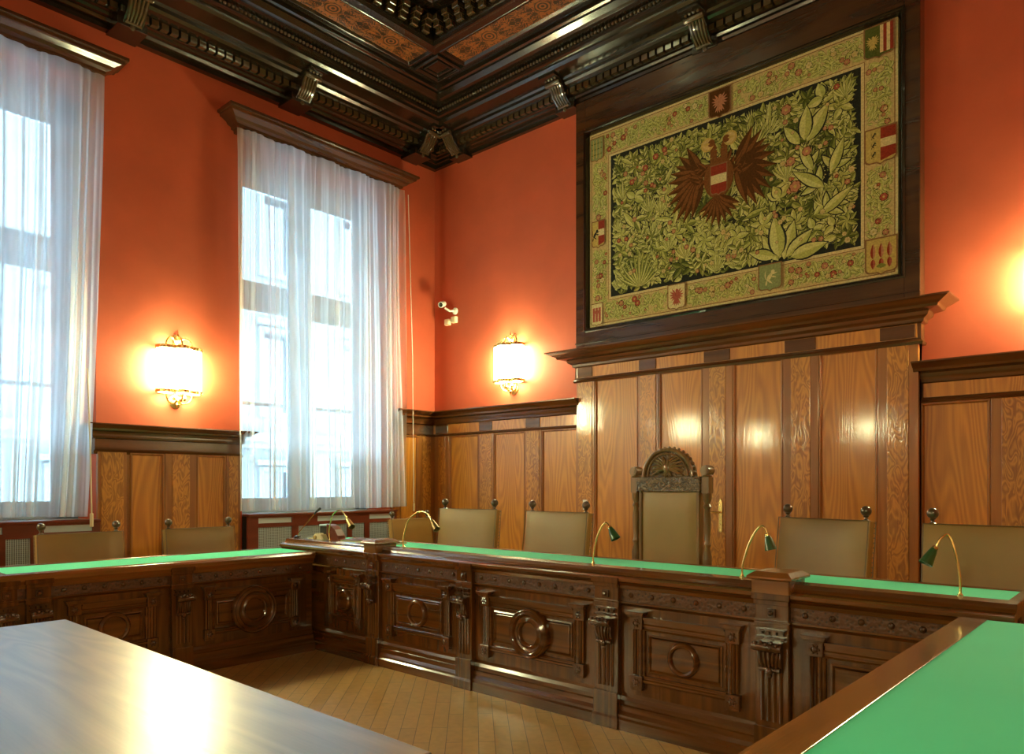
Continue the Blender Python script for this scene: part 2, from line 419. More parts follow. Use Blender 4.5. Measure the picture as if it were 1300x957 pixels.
# plain panelling on the two walls behind the camera
for nm, loc, rz, Ln in (('trim_8', (RX, 0, 0), -PI / 2, 14.0), ('trim_9', (RX, RY, 0), PI, RX)):
    t = empty(nm, loc, rz, kind='structure')
    k = int(Ln / .8); st = Ln / k; lay = []
    for i in range(k): lay += [(i * st, i * st + .27, 's'), (i * st + .27, (i + 1) * st, 'p')]
    if nm == 'trim_8': lay = [(a + .25, b_, c) if i == 0 else (a, b_, c) for i, (a, b_, c) in enumerate(lay)]
    panelling(t, lay, 2.05, -.035)
    MB().sweep([(0, 0), (Ln, 0)], shelfprof(2.03, 2.365, .19)).build('shelf_moulding', M['shelf_x'], t)

# ---- ceiling cornice and coffers
def ring(mb, prof, mi=0):
    """closed profile (b, z) run round the whole room; deeper along the window wall"""
    k = len(prof); v = []
    g = lambda b: b + (.13 if b > .35 else .13 * max(b, 0) / .35)
    for cx, cy in ((0, 0), (1, 0), (1, 1), (0, 1)):
        for b, z in prof:
            a = g(b)
            v.append(((RX - a) if cx else a, (RY + b) if cy else -b, z))
    f = []
    for i in range(4):
        j = (i + 1) % 4
        for a in range(k):
            c = (a + 1) % k
            f.append((i * k + a, i * k + c, j * k + c, j * k + a))
    return mb.add(v, f, mi)
G = lambda b: b + .13
cor = empty('trim_10', kind='structure')
ring(MB(), [(-.02, 5.57), (.05, 5.57), (.055, 5.605), (.09, 5.61), (.10, 5.635), (.13, 5.64), (.14, 5.66), (.165, 5.665), (.165, 5.725), (.22, 5.73), (.27, 5.745), (.29, 5.765), (.29, 5.785), (-.02, 5.785)]).build('lower_cornice', M['ebony_x'], cor)
ring(MB(), [(-.02, 5.785), (.31, 5.785), (.33, 5.80), (.50, 5.81), (.53, 5.83), (.53, 5.85), (.58, 5.855), (.59, 5.88), (.57, 5.895), (.57, 5.95), (.62, 5.955), (.63, 5.98), (.67, 5.99), (.71, 6.03), (.71, 6.05), (.74, 6.06), (.76, 6.13), (-.02, 6.13)]).build('upper_cornice', M['ebony_x'], cor)
d = MB(); y = -.3
while y > -9: d.box(.2, .285, y - .032, y + .032, 5.670, 5.726); y -= .09
x = .3
while x < RX - .3: d.box(x - .032, x + .032, -.222, -.15, 5.670, 5.726); x += .09
d.build('dentil_row', M['ebony_highlit'], cor)
def rope(b, z, r, st):
    m = MB(); y = -b
    while y > -8: m.sphere((G(b), y, z), r, 6, 4, (.9, 1.0, 1)); y -= st
    x = G(b)
    while x < RX - G(b): m.sphere((x, -b, z), r, 6, 4, (1.0, .9, 1)); x += st
    return m
rope(.575, 5.925, .022, .042).build('rope_moulding', M['ebony_highlit'], cor, smooth='all')
rope(1.30, 6.085, .018, .036).build('rope_moulding', M['ebony_highlit'], cor, smooth='all')
# border coffers
cl = empty('trim_11', kind='structure')
ring(MB(), [(.70, 6.10), (1.36, 6.10), (1.36, 6.16), (.70, 6.16)]).build('border_soffit', M['ebony'], cl)
ring(MB(), [(.80, 6.075), (.84, 6.075), (.85, 6.10), (.79, 6.10)]).build('border_bead', M['ebony'], cl)
ring(MB(), [(1.22, 6.07), (1.33, 6.07), (1.345, 6.10), (1.21, 6.10)]).build('border_bead', M['ebony'], cl)
def flatframe(mb, x0, x1, y0, y1, wd, z, h):
    v = []
    pr = [(0, 0), (0, h * .6), (wd * .3, h), (wd * .6, h), (wd, h * .3), (wd, 0)]
    for cx, cy, sx, sy in ((x0, y0, 1, 1), (x1, y0, -1, 1), (x1, y1, -1, -1), (x0, y1, 1, -1)):
        for a, b in pr: v.append((cx + sx * a, cy + sy * a, z - b))
    k = len(pr); f = []
    for i in range(4):
        for a in range(k):
            c = (a + 1) % k; j = (i + 1) % 4
            f.append((i * k + a, i * k + c, j * k + c, j * k + a))
    return mb.add(v, f)
y = -1.24
for k in range(4):
    y1 = y - 2.3
    o = MB().box(-.16, .16, -1.11, 1.11, -.012, 0).build('inlaid_panel', M['inlay_y'], cl, loc=(1.17, (y + y1) / 2, 6.10))
    flatframe(MB(), .955, 1.385, y1, y, .06, 6.10, .035).build('coffer_frame', M['ebony'], cl, bevel=.003)
    y = y1 - .42
x = 1.42
for k in range(3):
    x1 = min(x + 2.6, RX - .95)
    if x1 - x < .5: break
    MB().box(-(x1 - x) / 2 + .05, (x1 - x) / 2 - .05, -.16, .16, -.012, 0).build('inlaid_panel', M['inlay_x'], cl, loc=((x + x1) / 2, -1.04, 6.10))
    flatframe(MB(), x, x1, -1.235, -.835, .06, 6.10, .035).build('coffer_frame', M['ebony'], cl, bevel=.003)
    x = x1 + .42
flatframe(MB(), .95, 1.36, -1.19, -.80, .05, 6.10, .03).build('coffer_frame', M['ebony'], cl, bevel=.003)
flatframe(MB(), 1.03, 1.28, -1.11, -.88, .03, 6.10, .02).build('coffer_frame', M['ebony'], cl, bevel=.003)
# raised inner field with modillions
ring(MB(), [(1.34, 6.10), (1.37, 6.09), (1.37, 6.27), (1.40, 6.28), (1.44, 6.30), (1.44, 6.32), (1.34, 6.32)]).build('inner_riser', M['ebony'], cl)
ring(MB(), [(1.34, 6.32), (1.52, 6.32), (1.53, 6.34), (1.56, 6.35), (1.56, 6.50), (1.34, 6.50)]).build('inner_frame', M['ebony'], cl)
ring(MB(), [(1.56, 6.38), (1.76, 6.38), (1.76, 6.42), (1.56, 6.42)]).build('inner_border', M['inlay_x'], cl)
ring(MB(), [(1.76, 6.34), (1.86, 6.34), (1.88, 6.40), (1.88, 6.58), (1.76, 6.58)]).build('inner_beam', M['ebony'], cl)
MB().box(1.8, RX - 1.8, RY + 1.8, -1.8, 6.50, 6.56).build('centre_field', M['ebony'], cl)
mo = MB()
def modil(mb, x, y, dx, dy, w):
    for k, (p, z0, z1) in enumerate(((.045, 6.115, 6.165), (.075, 6.165, 6.215), (.105, 6.215, 6.27))):
        if dx: mb.box(x, x + p, y - w, y + w, z0, z1)
        else: mb.box(x - w, x + w, y - p, y, z0, z1)
y = -1.50
while y > -7: modil(mo, G(1.37), y, 1, 0, .042); y -= .155
x = G(1.37) + .12
while x < RX - 1.6: modil(mo, x, -1.37, 0, 1, .042); x += .155
mo.build('modillion_row', M['ebony_highlit'], cl, bevel=.006)

# carved console under the cornice (faces -Y, wall at y = 0, centred on x = 0, z measured from its foot)
def console_parts(root, w, h, p, matA, matB, k=1):
    prof = []
    for i in range(15):
        t = i / 14
        z = h * t
        yy = -(p * (.36 + .56 * t ** 1.3 + .05 * math.sin(t * PI * 2.0 - .6)))
        prof.append((yy, z))
    poly = [(0.13, 0)] + prof + [(0.13, h)]
    MB().prism(poly, 'X', -w / 2, w / 2).build('console_body', matA, root, smooth=True)
    lf = MB()
    for j in range(5):
        xx = -w * .42 + w * .21 * j
        lf.tube([(xx * (1 - .25 * (1 - i / 14)), prof[i][0] - .004 * k, prof[i][1]) for i in range(1, 14)], [w * .05 * (1 + .9 * math.sin(PI * i / 14)) for i in range(1, 14)], 6)
    lf.build('acanthus_leaf', matB, root, smooth=True)
    vb = MB()
    vb.lathe([(h * .01, -w / 2 - .012 * k), (h * .11, -w / 2 - .012 * k), (h * .13, -w / 2), (h * .13, w / 2), (h * .11, w / 2 + .012 * k), (h * .01, w / 2 + .012 * k)], (0, -p * .82, h * .84), 'X', 18)
    for j in range(4): vb.sphere((-w * .36 + w * .24 * j, -p * .92, h * .96), w * .10, 8, 5)
    vb.build('volute', matB, root, smooth=True)
    MB().lathe([(h * .01, -w * .42), (h * .07, -w * .42), (h * .07, w * .42), (h * .01, w * .42)], (0, -p * .38, h * .08), 'X', 14).sphere((0, -p * .34, -h * .03), w * .16, 8, 6, (1, .7, 1.2)).build('lower_scroll', matB, root, smooth=True)
    MB().box(-w * .62, w * .62, -p * 1.10, 0.13, h * .95, h * 1.06).build('abacus', matA, root, bevel=.004)

cs = empty('cornice_console', (.58, 0, 5.57), 0, label='x', cat='console')
console_parts(cs, .17, .225, .44, M['ebony'], M['ebony_highlit'])
MB().box(-.13, .13, -.155, .13, -.02, .055).build('console_foot', M['ebony'], cs, bevel=.004)
GC = 'carved consoles under the ceiling cornice'
spots = [(.58, 0, 0, 'carved dark console on the back wall beside the corner of the ceiling cornice'),
         (2.30, 0, 0, 'carved dark console above the top left corner of the tapestry frame'),
         (3.98, 0, 0, 'carved dark console over the middle of the tapestry frame'),
         (5.68, 0, 0, 'carved dark console over the right end of the tapestry frame'),
         (7.4, 0, 0, 'carved dark console on the back wall right of the tapestry'),
         (0, -.45, 1, 'carved dark console on the window wall beside the corner of the cornice'),
         (0, -2.17, 1, 'carved dark console above the window nearer the corner'),
         (0, -3.92, 1, 'carved dark console above the pier between the two windows'),
         (0, -5.67, 1, 'carved dark console above the left hand window')]
for i, (x, y, r, lb) in enumerate(spots):
    o = cs if i == 0 else copy_tree(cs)
    o.location = (x + (.13 if r else 0), y, 5.57); o.rotation_euler.z = PI / 2 if r else 0
    o['label'] = lb; o['group'] = GC; o['category'] = 'console'

# ------------------------------------------------------------------ window dressing
def pelmet(y0, y1, lb):
    r = empty('window_pelmet', (0, (y0 + y1) / 2, 5.08), PI / 2, label=lb, cat='pelmet', group='moulded pelmets over the windows')
    h = (y1 - y0) / 2 - .22
    pr = [(.0, 0), (.03, 0), (.035, .03), (.06, .035), (.065, .06), (.10, .075), (.115, .10), (.16, .125), (.18, .13), (.185, .155), (.21, .16), (.21, .185), (.0, .185)]
    MB().sweep([(-h, .0), (-h, -.08), (h, -.08), (h, .0)], pr).build('moulded_board', M['framewood'], r)
    MB().box(-h, h, -.10, 0, 0.01, .17).build('rail_board', M['shelf_x'], r)
def curtain(y0, y1, yb0, yb1, seed, lb, npl):
    z0, z1 = 1.143, 5.10
    rnd = random.Random(seed)
    ph = [rnd.uniform(0, 6.28) for _ in range(6)]
    fr = [npl * 2 * PI, npl * 1.37 * 2 * PI, npl * .53 * 2 * PI, npl * .21 * 2 * PI]
    nu, nv = 420, 46; v = []
    base = Vector((.15, (y0 + y1) / 2, z0))
    for j in range(nv + 1):
        t = j / nv                                    # 0 at the hem, 1 at the heading
        for i in range(nu + 1):
            u = i / nu
            s = u + .012 * math.sin(u * 37 + ph[4] + (1 - t) * 1.3) + .004 * math.sin(u * 11 + t * 5)
            ya = y0 + (y1 - y0) * u; yb = yb0 + (yb1 - yb0) * u
            e = (1 - t) ** 1.5
            y = ya * (1 - e) + yb * e
            amp = .022 + .014 * (1 - t)
            pl = math.sin(fr[0] * s + ph[0])
            top = max(0, (t - .93) / .07)
            X = amp * ((1 - .4 * top) * (abs(pl) ** .6) * (1 if pl > 0 else -1) * .55 + .45 * math.sin(fr[1] * s + ph[1] + (1 - t) * .8) * (1 - top) + .5 * math.sin(fr[2] * s + ph[2]) * (1 - top))
            X += .018 * math.sin(fr[3] * s + ph[3] + t * 1.2)
            v.append((X, y - base.y, t * (z1 - z0) + .006 * math.sin(u * 14 + ph[5]) * (1 - t) ** 4))
    f = [(j * (nu + 1) + i, j * (nu + 1) + i + 1, (j + 1) * (nu + 1) + i + 1, (j + 1) * (nu + 1) + i) for j in range(nv) for i in range(nu)]
    r = empty('sheer_curtain', base, label=lb, cat='curtain', group='long sheer curtains')
    MB().add(v, f).build('curtain_fabric', M['sheer'], r, smooth='all', flip=False)
    hv = [(p[0] * 1.03 + .001, p[1], p[2] - .001) for p in v[:3 * (nu + 1)]]
    return r, base
pelmet(-3.0, -.50, 'dark moulded wooden pelmet over the window nearer the corner')
pelmet(-6.38, -3.94, 'dark moulded wooden pelmet over the left window cut by the photo edge')
r, base = curtain(-2.84, -.63, -2.83, -.575, 3, 'white sheer curtain hanging over the window nearer the corner', 24)
MB().tube([(.03, 1.13, 3.9), (.03, 1.20, 1.9), (.03, 1.22, .05)], .005, 6).build('pull_cord', M['white'], r)
MB().lathe([(.002, 0), (.011, .005), (.011, .10), (.002, .105)], (.03, 1.22, -.06), seg=8).build('cord_weight', M['cream'], r, smooth=True)
r, base = curtain(-6.28, -4.105, -6.15, -4.25, 11, 'white sheer curtain over the left window tapering inward at its right edge', 20)
MB().tube([(.03, .93, 1.3), (.03, .955, .6), (.03, .965, 0.02)], .007, 6).build('pull_cord', M['cream'], r)
MB().lathe([(.002, 0), (.016, .005), (.016, .12), (.002, .125)], (.03, .965, -.10), seg=8).build('cord_weight', M['cream'], r, smooth=True)

def radiator_cover(y0, y1, slots, grilles, lb):
    r = empty('radiator_cover', (0, y0, 0), PI / 2, label=lb, cat='radiator cover', group='slatted wooden radiator covers under the windows')
    Ln = y1 - y0
    MB().box(-.0, Ln, -.15, 0, 1.085, 1.11).build('top_board', M['mahog'], r, bevel=.006)
    # front board with real openings
    f = MB(); xs = sorted(set([0, Ln] + [a for s in slots + grilles for a in s]))
    def band(z0, z1, holes):
        x = 0
        for a, b in sorted(holes): f.box(x, a, -.125, -.095, z0, z1); x = b
        f.box(x, Ln, -.125, -.095, z0, z1)
    band(1.065, 1.085, []); band(1.008, 1.065, slots); band(.965, 1.008, []); band(.30, .965, grilles); band(0.0, .30, [])
    f.build('front_board', M['mahog'], r)
    for a, b in slots:
        MB().box(a + .002, b - .002, -.112, -.10, 1.008, 1.065).build('vent_plate', M['steel'], r)
    for a, b in grilles:
        g = MB(); x = a + .008
        while x < b: g.box(x - .0028, x + .0028, -.115, -.110, .30, .965); x += .0165
        z = .305
        while z < .965: g.box(a, b, -.113, -.108, z - .0028, z + .0028); z += .0165
        g.build('metal_grille', M['steel'], r)
    MB().box(0, Ln, -.03, -.001, .0, 1.085).build('radiator_back', M['inkdark'], r)
radiator_cover(-2.72, -.745, [(.12, .52), (.84, 1.245), (1.56, 1.95)], [(.12, .52), (.60, 1.245), (1.31, 1.49), (1.56, 1.94)], 'red brown radiator cover with metal grilles under the window nearer the corner')
radiator_cover(-6.10, -4.14, [(.2, .6), (.85, 1.22), (1.52, 1.90)], [(.2, .6), (.70, 1.15), (1.24, 1.42), (1.52, 1.90)], 'red brown radiator cover with metal grilles under the left window')

# ------------------------------------------------------------------ sconces
sc = empty('wall_sconce')
plate = MB().lathe([(.01, 0), (.06, .0), (.065, .01), (.04, .025), (.02, .03)], (0, 0, -.30), 'Y', 20)
plate.box(-.018, .018, -.02, 0, -.34, .36)
plate.build('back_plate', M['oldbrass'], sc, smooth=True)
lobes = [(-.125, -.10), (0, -.165), (.125, -.10)]
for lx, ly in lobes:
    p = []
    a0 = math.atan2(ly + .08, lx) if lx else -PI / 2
    R0 = .085
    MB().lathe([(R0, -.205), (R0, .205)], (lx, ly, 0), seg=24, cap=True).build('glass_shade', M['shade'], sc, smooth=True)
    for zz in (-.225, .195):
        rm = MB().lathe([(R0 - .01, 0), (R0 + .006, 0), (R0 + .006, .032), (R0 - .01, .032)], (lx, ly, zz), seg=24, cap=False)
        for q in range(24):
            a = 2 * PI * q / 24
            rm.tube([(lx + (R0 + .008) * math.cos(a), ly + (R0 + .008) * math.sin(a), zz), (lx + (R0 + .008) * math.cos(a), ly + (R0 + .008) * math.sin(a), zz + .032)], .004, 5)
        rm.build('ribbed_rim', M['brass'], sc, smooth=True)
    for sg in (-1, 1):
        pts = []
        for i in range(13):
            t = PI * i / 12
            pts.append((lx * (.5 - .5 * math.cos(t)) * 1.0, -.03 + (ly + .03) * (.5 - .5 * math.cos(t)), sg * (.235 + .085 * math.sin(t))))
        MB().tube(pts, .009, 8).build('curved_arm', M['brass'], sc, smooth=True)
fn = MB().lathe([(.002, -.37), (.012, -.355), (.02, -.33), (.01, -.31), (.028, -.29), (.012, -.27)], (0, -.07, 0), seg=14)
fn.sphere((0, -.13, -.285), .022, 8, 6).sphere((-.05, -.10, -.27), .018, 8, 6, (1, 1, 1.6)).sphere((.05, -.10, -.27), .018, 8, 6, (1, 1, 1.6))
fn.build('finial', M['brass'], sc, smooth=True)
fn = MB().lathe([(.012, .27), (.03, .29), (.012, .31), (.018, .335), (.006, .36), (.002, .40)], (0, -.07, 0), seg=14)
fn.build('finial', M['brass'], sc, smooth=True)
GS = 'lit brass wall sconces'
sp = [((0, -3.42, 2.53), PI / 2, 'lit brass wall sconce on the red pier between the two windows'),
      ((1.42, 0, 2.86), 0, 'lit brass wall sconce on the back wall left of the tapestry'),
      ((6.75, 0, 2.92), 0, 'lit brass wall sconce right of the tapestry at the photo edge'),
      ((0, -6.80, 2.53), PI / 2, 'wall sconce on the next window pier outside the photo'),
      ((0, -10.18, 2.53), PI / 2, 'wall sconce on the far window pier outside the photo'),
      ((1.42, RY, 2.86), PI, 'wall sconce at the window end of the wall behind the viewer'),
      ((6.75, RY, 2.86), PI, 'wall sconce at the far end of the wall behind the viewer'),
      ((RX, -6.80, 2.86), -PI / 2, 'added unseen wall sconce on the right wall, brightening the room')]  # last one is an added lamp out of view, lifting the room's brightness
for i, (lc, rz, lb) in enumerate(sp):
    o = sc if i == 0 else copy_tree(sc)
    o.location = lc; o.rotation_euler.z = rz; o['label'] = lb; o['category'] = 'wall lamp'; o['group'] = GS

# security camera and two boxes
r = empty('security_camera', (.40, 0, 3.66), label='small white security camera on the back wall near the corner', cat='camera')
MB().lathe([(.0, 0), (.045, 0), (.045, .012), (.03, .03), (.0, .035)], (0, 0, 0), 'Y', 20).build('wall_base', M['white'], r, smooth=True)
MB().tube([(0, -.03, 0), (-.02, -.08, -.01), (-.07, -.12, .03)], .014, 8).build('camera_arm', M['white'], r, smooth=True)
b = MB(); b.lathe([(.0, -.07), (.036, -.065), (.038, .05), (.036, .06)], (0, 0, 0), 'X', 20)
b.move(Matrix.Translation((-.07, -.17, .07)) @ Matrix.Rotation(rad(-62), 4, 'Z') @ Matrix.Rotation(rad(20), 4, 'Y'))
body = b.build('camera_body', M['white'], r, smooth=True)
b = MB().lathe([(.0, 0), (.029, 0), (.024, .008), (.0, .011)], (.058, 0, 0), 'X', 20)
b.move(Matrix.Translation((-.07, -.17, .07)) @ Matrix.Rotation(rad(-62), 4, 'Z') @ Matrix.Rotation(rad(20), 4, 'Y'))
b.build('lens', M['lens'], body, smooth=True)
for x_, z_, lb in ((.275, 3.53, 'left of the two cream boxes below the security camera'), (.40, 3.545, 'right of the two cream boxes below the security camera')):
    r = empty('junction_box', (x_, 0, z_), label=lb, cat='junction box', group='cream boxes below the camera')
    MB().box(-.042, .042, -.045, 0.004, -.04, .04).build('box_body', M['cream'], r, bevel=.008)
    MB().box(-.036, .036, -.051, -.043, -.034, .034).build('box_lid', M['cream'], r, bevel=.004)

# ------------------------------------------------------------------ tapestry frame and tapestry
r = empty('picture_frame', (4.13, 0, 2.87), label='wide dark wooden frame holding the tapestry above the centre panelling', cat='frame')
X0, X1, Z0, Z1 = -1.685, 1.69, 0.0, 2.70
x0, x1, z0, z1 = -1.56, 1.575, .205, 2.345
MB().box(X0, x0, -.14, 0, Z0, Z1).build('frame_board', M['framewood'], r, bevel=.006)
MB().box(x1, X1, -.14, 0, Z0, Z1).build('frame_board', M['framewood'], r, bevel=.006)
MB().box(x0, x1, -.14, 0, Z0, z0).build('frame_board', M['framewood'], r, bevel=.006)
MB().box(x0, x1, -.14, 0, z1, Z1).build('frame_board', M['framewood'], r, bevel=.006)
MB().box(X0, X1, -.155, -.13, .07, .085).build('frame_bead', M['framewood'], r, bevel=.004)
MB().frame(x0 - .01, x1 + .01, z0 - .01, z1 + .01, [(0, 0), (0, .025), (.012, .03), (.02, .018), (.03, .018), (.038, -.02), (.038, -.12), (0, -.12)], -.135).build('inner_moulding', M['ebony'], r)

def tapmat(name, c, br=.0):
    m, nt, b = newmat(name); tc = N(nt, 'ShaderNodeTexCoord')
    n = N(nt, 'ShaderNodeTexNoise', i_Scale=60.0, i_Detail=3.0); L(nt, tc.outputs['Object'], n.inputs['Vector'])
    L(nt, ramp(nt, n.outputs[0], [(.3, tuple(x * .75 for x in c)), (.7, tuple(x * 1.2 for x in c))]), b.inputs['Base Color'])
    b.inputs['Roughness'].default_value = .95; b.inputs['Specular IOR Level'].default_value = .1
    w = N(nt, 'ShaderNodeTexWave', i_Scale=90.0); w.bands_direction = 'Z'; L(nt, tc.outputs['Object'], w.inputs['Vector'])
    bp = N(nt, 'ShaderNodeBump', i_Strength=.2, i_Distance=.003); L(nt, w.outputs[0], bp.inputs['Height']); L(nt, bp.outputs[0], b.inputs['Normal'])
    return m
TC = dict(cream=(.55, .40, .17), dark=(.025, .026, .022), g1=(.085, .10, .022), g2=(.20, .21, .045), g3=(.42, .41, .11), g4=(.56, .53, .19), pink=(.45, .19, .10), rose=(.38, .09, .055),
          red=(.26, .035, .018), rust=(.18, .066, .02), rust2=(.085, .032, .01), white=(.62, .50, .24), sage=(.24, .27, .11), line=(.24, .12, .05), gold=(.5, .36, .10), g0=(.05, .065, .02))
TN = list(TC); TM = [tapmat('woven_' + k, TC[k]) for k in TN]; TI = {k: i for i, k in enumerate(TN)}
class Flat:
    """layers of woven shapes; each next shape lies a hair in front of the last"""
    def __init__(s, d0, step): s.mb = MB(); s.d = d0; s.step = step
    def poly(s, pts, c):
        s.d += s.step
        s.mb.add([(x, -s.d, z) for x, z in pts], [tuple(range(len(pts)))], TI[c])
    def leaf(s, x, z, a, l, w, c, c2=None, out='dark', curve=0.0):
        n = 7; up = []; dn = []; mid = []
        for i in range(n + 1):
            t = i / n; ww = w * math.sin(PI * min(1, t ** .8)) ** .9 if 0 < t < 1 else 0
            aa = a + curve * (t - .5); px = x + math.cos(a) * l * t - math.sin(a) * curve * l * t * t * .5
            pz = z + math.sin(a) * l * t + math.cos(a) * curve * l * t * t * .5
            nx, nz = -math.sin(aa), math.cos(aa)
            up.append((px + nx * ww, pz + nz * ww)); dn.append((px - nx * ww, pz - nz * ww)); mid.append((px, pz))
        if out:
            g = 1.0 + .22; q = []
            cx, cz = mid[n // 2]
            o = [(p[0] + (p[0] - m[0]) * .28, p[1] + (p[1] - m[1]) * .28) for p, m in zip(up, mid)]
            o2 = [(p[0] + (p[0] - m[0]) * .28, p[1] + (p[1] - m[1]) * .28) for p, m in zip(dn, mid)]
            ex = (math.cos(a) * l * .05, math.sin(a) * l * .05)
            o[-1] = (o[-1][0] + ex[0], o[-1][1] + ex[1])
            s.poly(o + o2[1:-1][::-1], out)
        s.poly(up + dn[1:-1][::-1], c)
        if c2: s.poly(mid + up[1:-1][::-1], c2)
    def disc(s, x, z, r, c, n=12, sx=1, sz=1):
        s.poly([(x + r * sx * math.cos(2 * PI * i / n), z + r * sz * math.sin(2 * PI * i / n)) for i in range(n)], c)
    def flower(s, x, z, r, c, cc='gold', n=5):
        a0 = random.uniform(0, 6)
        s.disc(x, z, r * 1.08, 'rust2' if c in ('pink', 'rose') else 'g1')
        for i in range(n):
            a = a0 + 2 * PI * i / n
            s.disc(x + r * .58 * math.cos(a), z + r * .58 * math.sin(a), r * .42, c, 8)
        s.disc(x, z, r * .3, cc, 8)
    def stroke(s, pts, w, c):
        for i in range(len(pts) - 1):
            (a, b), (c_, d) = pts[i], pts[i + 1]
            l = math.hypot(c_ - a, d - b) or 1; nx, nz = -(d - b) / l * w, (c_ - a) / l * w
            s.poly([(a + nx, b + nz), (c_ + nx, d + nz), (c_ - nx, d - nz), (a - nx, b - nz)], c)
    def lobed(s, x, z, a, l, w, c, c2):
        for out in (1, 0):
            for k in range(3):
                t = .18 + .25 * k; L_ = w * (1.25 - .25 * k)
                for sg in (-1, 1):
                    bx, bz = x + math.cos(a) * l * t, z + math.sin(a) * l * t
                    if out: s.leaf(bx, bz, a + sg * (1.0 - .15 * k), L_ * 1.12, L_ * .24, 'dark', None, None)
                    else: s.leaf(bx, bz, a + sg * (1.0 - .15 * k), L_, L_ * .18, c, c2, None)
        s.leaf(x, z, a, l, w * .34, c, c2)
T = empty('tapestry', (4.13, -.105, 3.115), label='large woven tapestry of leaves with a red double headed eagle', cat='tapestry')
WT, HT = 1.522, 2.068          # half width, height
MB().box(-WT, WT, 0, .09, 0, HT).build('woven_ground', TM[TI['cream']], T)
B = Flat(.0, 2.2e-6)
fx0, fx1, fz0, fz1 = -1.25, 1.24, .285, 1.77
B.poly([(-WT, 0), (WT, 0), (WT, HT), (-WT, HT)], 'white')
B.poly([(-WT + .02, .02), (WT - .02, .02), (WT - .02, HT - .02), (-WT + .02, HT - .02)], 'line')
B.poly([(-WT + .028, .028), (WT - .028, .028), (WT - .028, HT - .028), (-WT + .028, HT - .028)], 'cream')
B.poly([(fx0 - .03, fz0 - .03), (fx1 + .03, fz0 - .03), (fx1 + .03, fz1 + .03), (fx0 - .03, fz1 + .03)], 'line')
B.poly([(fx0 - .024, fz0 - .024), (fx1 + .024, fz0 - .024), (fx1 + .024, fz1 + .024), (fx0 - .024, fz1 + .024)], 'white')
B.poly([(fx0, fz0), (fx1, fz0), (fx1, fz1), (fx0, fz1)], 'dark')
B.mb.build('border_lines', TM, T, flip=False)
# central field of plants
Fd = Flat(.0006, 1.0e-6); rn = random.Random(5); random.seed(3)
def inside(x, z, m=.0): return fx0 + m < x < fx1 - m and fz0 + m < z < fz1 - m
greens = [('g2', 'g3'), ('g3', 'g4'), ('g3', 'g2'), ('g2', 'g4'), ('g1', 'g2'), ('g3', 'g4')]
for i in range(1300):                                      # small undergrowth
    x, z = rn.uniform(fx0 + .04, fx1 - .04), rn.uniform(fz0 + .04, fz1 - .04); a = rn.uniform(0, 2 * PI); l = rn.uniform(.05, .10)
    if inside(x + math.cos(a) * l, z + math.sin(a) * l, .01):
        c = rn.choice(greens); Fd.leaf(x, z, a, l, l * rn.uniform(.17, .27), c[0], c[1], 'dark', rn.uniform(-.6, .6))
pts = []
def plant(x, z):
    k = rn.random(); c = rn.choice(greens); R_ = rn.uniform(.08, .145)
    x = min(max(x, fx0 + R_ + .012), fx1 - R_ - .012); z = min(max(z, fz0 + R_ + .012), fz1 - R_ - .012)
    if k < .38:                                           # rosette
        n = rn.randint(5, 8); a0 = rn.uniform(0, 6)
        for i in range(n): Fd.leaf(x, z, a0 + 2 * PI * i / n, R_ * rn.uniform(.8, 1.05), R_ * .21, c[0], c[1], 'dark', rn.uniform(-.4, .4))
    elif k < .58:                                         # sprig with paired leaves
        a = rn.uniform(.5, 2.6); n = 4
        Fd.stroke([(x - math.cos(a) * R_, z - math.sin(a) * R_), (x + math.cos(a) * R_, z + math.sin(a) * R_)], .0035, 'g3')
        for i in range(n):
            t = -1 + 2 * i / n
            for s in (-1, 1): Fd.leaf(x + math.cos(a) * R_ * t, z + math.sin(a) * R_ * t, a + s * .95, R_ * .62, R_ * .15, c[0], c[1])
    elif k < .80:                                         # lobed oak-like leaf
        a = rn.uniform(0, 6.28); Fd.lobed(x - math.cos(a) * R_ * .7, z - math.sin(a) * R_ * .7, a, R_ * 1.6, R_ * .62, c[0], c[1])
    elif k < .90:                                         # grass tuft
        for i in range(9):
            a = PI / 2 + (i - 4) * .28; Fd.leaf(x, z - R_ * .8, a, R_ * 1.6 * (1 - .06 * abs(i - 4)), R_ * .09, 'g3' if i % 2 else 'g4', None, 'dark', (i - 4) * -.16)
    else:
        for i in range(3): Fd.leaf(x, z, rn.uniform(0, 6.28), R_, R_ * .3, 'g3', 'g4')
for i in range(4000):
    x, z = rn.uniform(fx0, fx1), rn.uniform(fz0, fz1)
    if all((x - a) ** 2 + (z - b) ** 2 > .0052 for a, b in pts): pts.append((x, z)); plant(x, z)
for (x, z, n, R_) in ((-.90, .33, 13, .36), (.30, 1.36, 11, .28)):     # the two big grass tufts
    for i in range(n):
        q = i - (n - 1) / 2; a = PI / 2 + q * .22
        if z + R_ < fz1: Fd.leaf(x, z, a, R_ * (1 - .03 * abs(q)), .016, 'g3' if i % 2 else 'g4', 'g2', 'dark', -q * .1)
for (x, z, a, l) in ((.55, .30, 2.1, .30), (.60, .30, 1.3, .34), (.52, .34, 2.8, .26), (.62, .32, .7, .30), (.66, .31, .2, .32), (.56, .33, 1.7, .38), (.80, 1.28, 1.0, .34), (.78, 1.30, 1.5, .30), (.74, 1.28, 2.2, .24)):
    Fd.leaf(x, z, a, l, l * .18, 'g3', 'g4')                # broad leaved plants
for (x, z, a, l, w) in ((.95, .85, 2.5, .34, .13), (1.0, .95, 1.2, .30, .12), (.92, .62, .6, .32, .12), (.85, 1.02, 2.0, .28, .11), (-.95, .95, 2.2, .24, .10), (-1.05, .75, .9, .2, .09)):
    Fd.lobed(x, z, a, l, w, 'g3', 'g4')
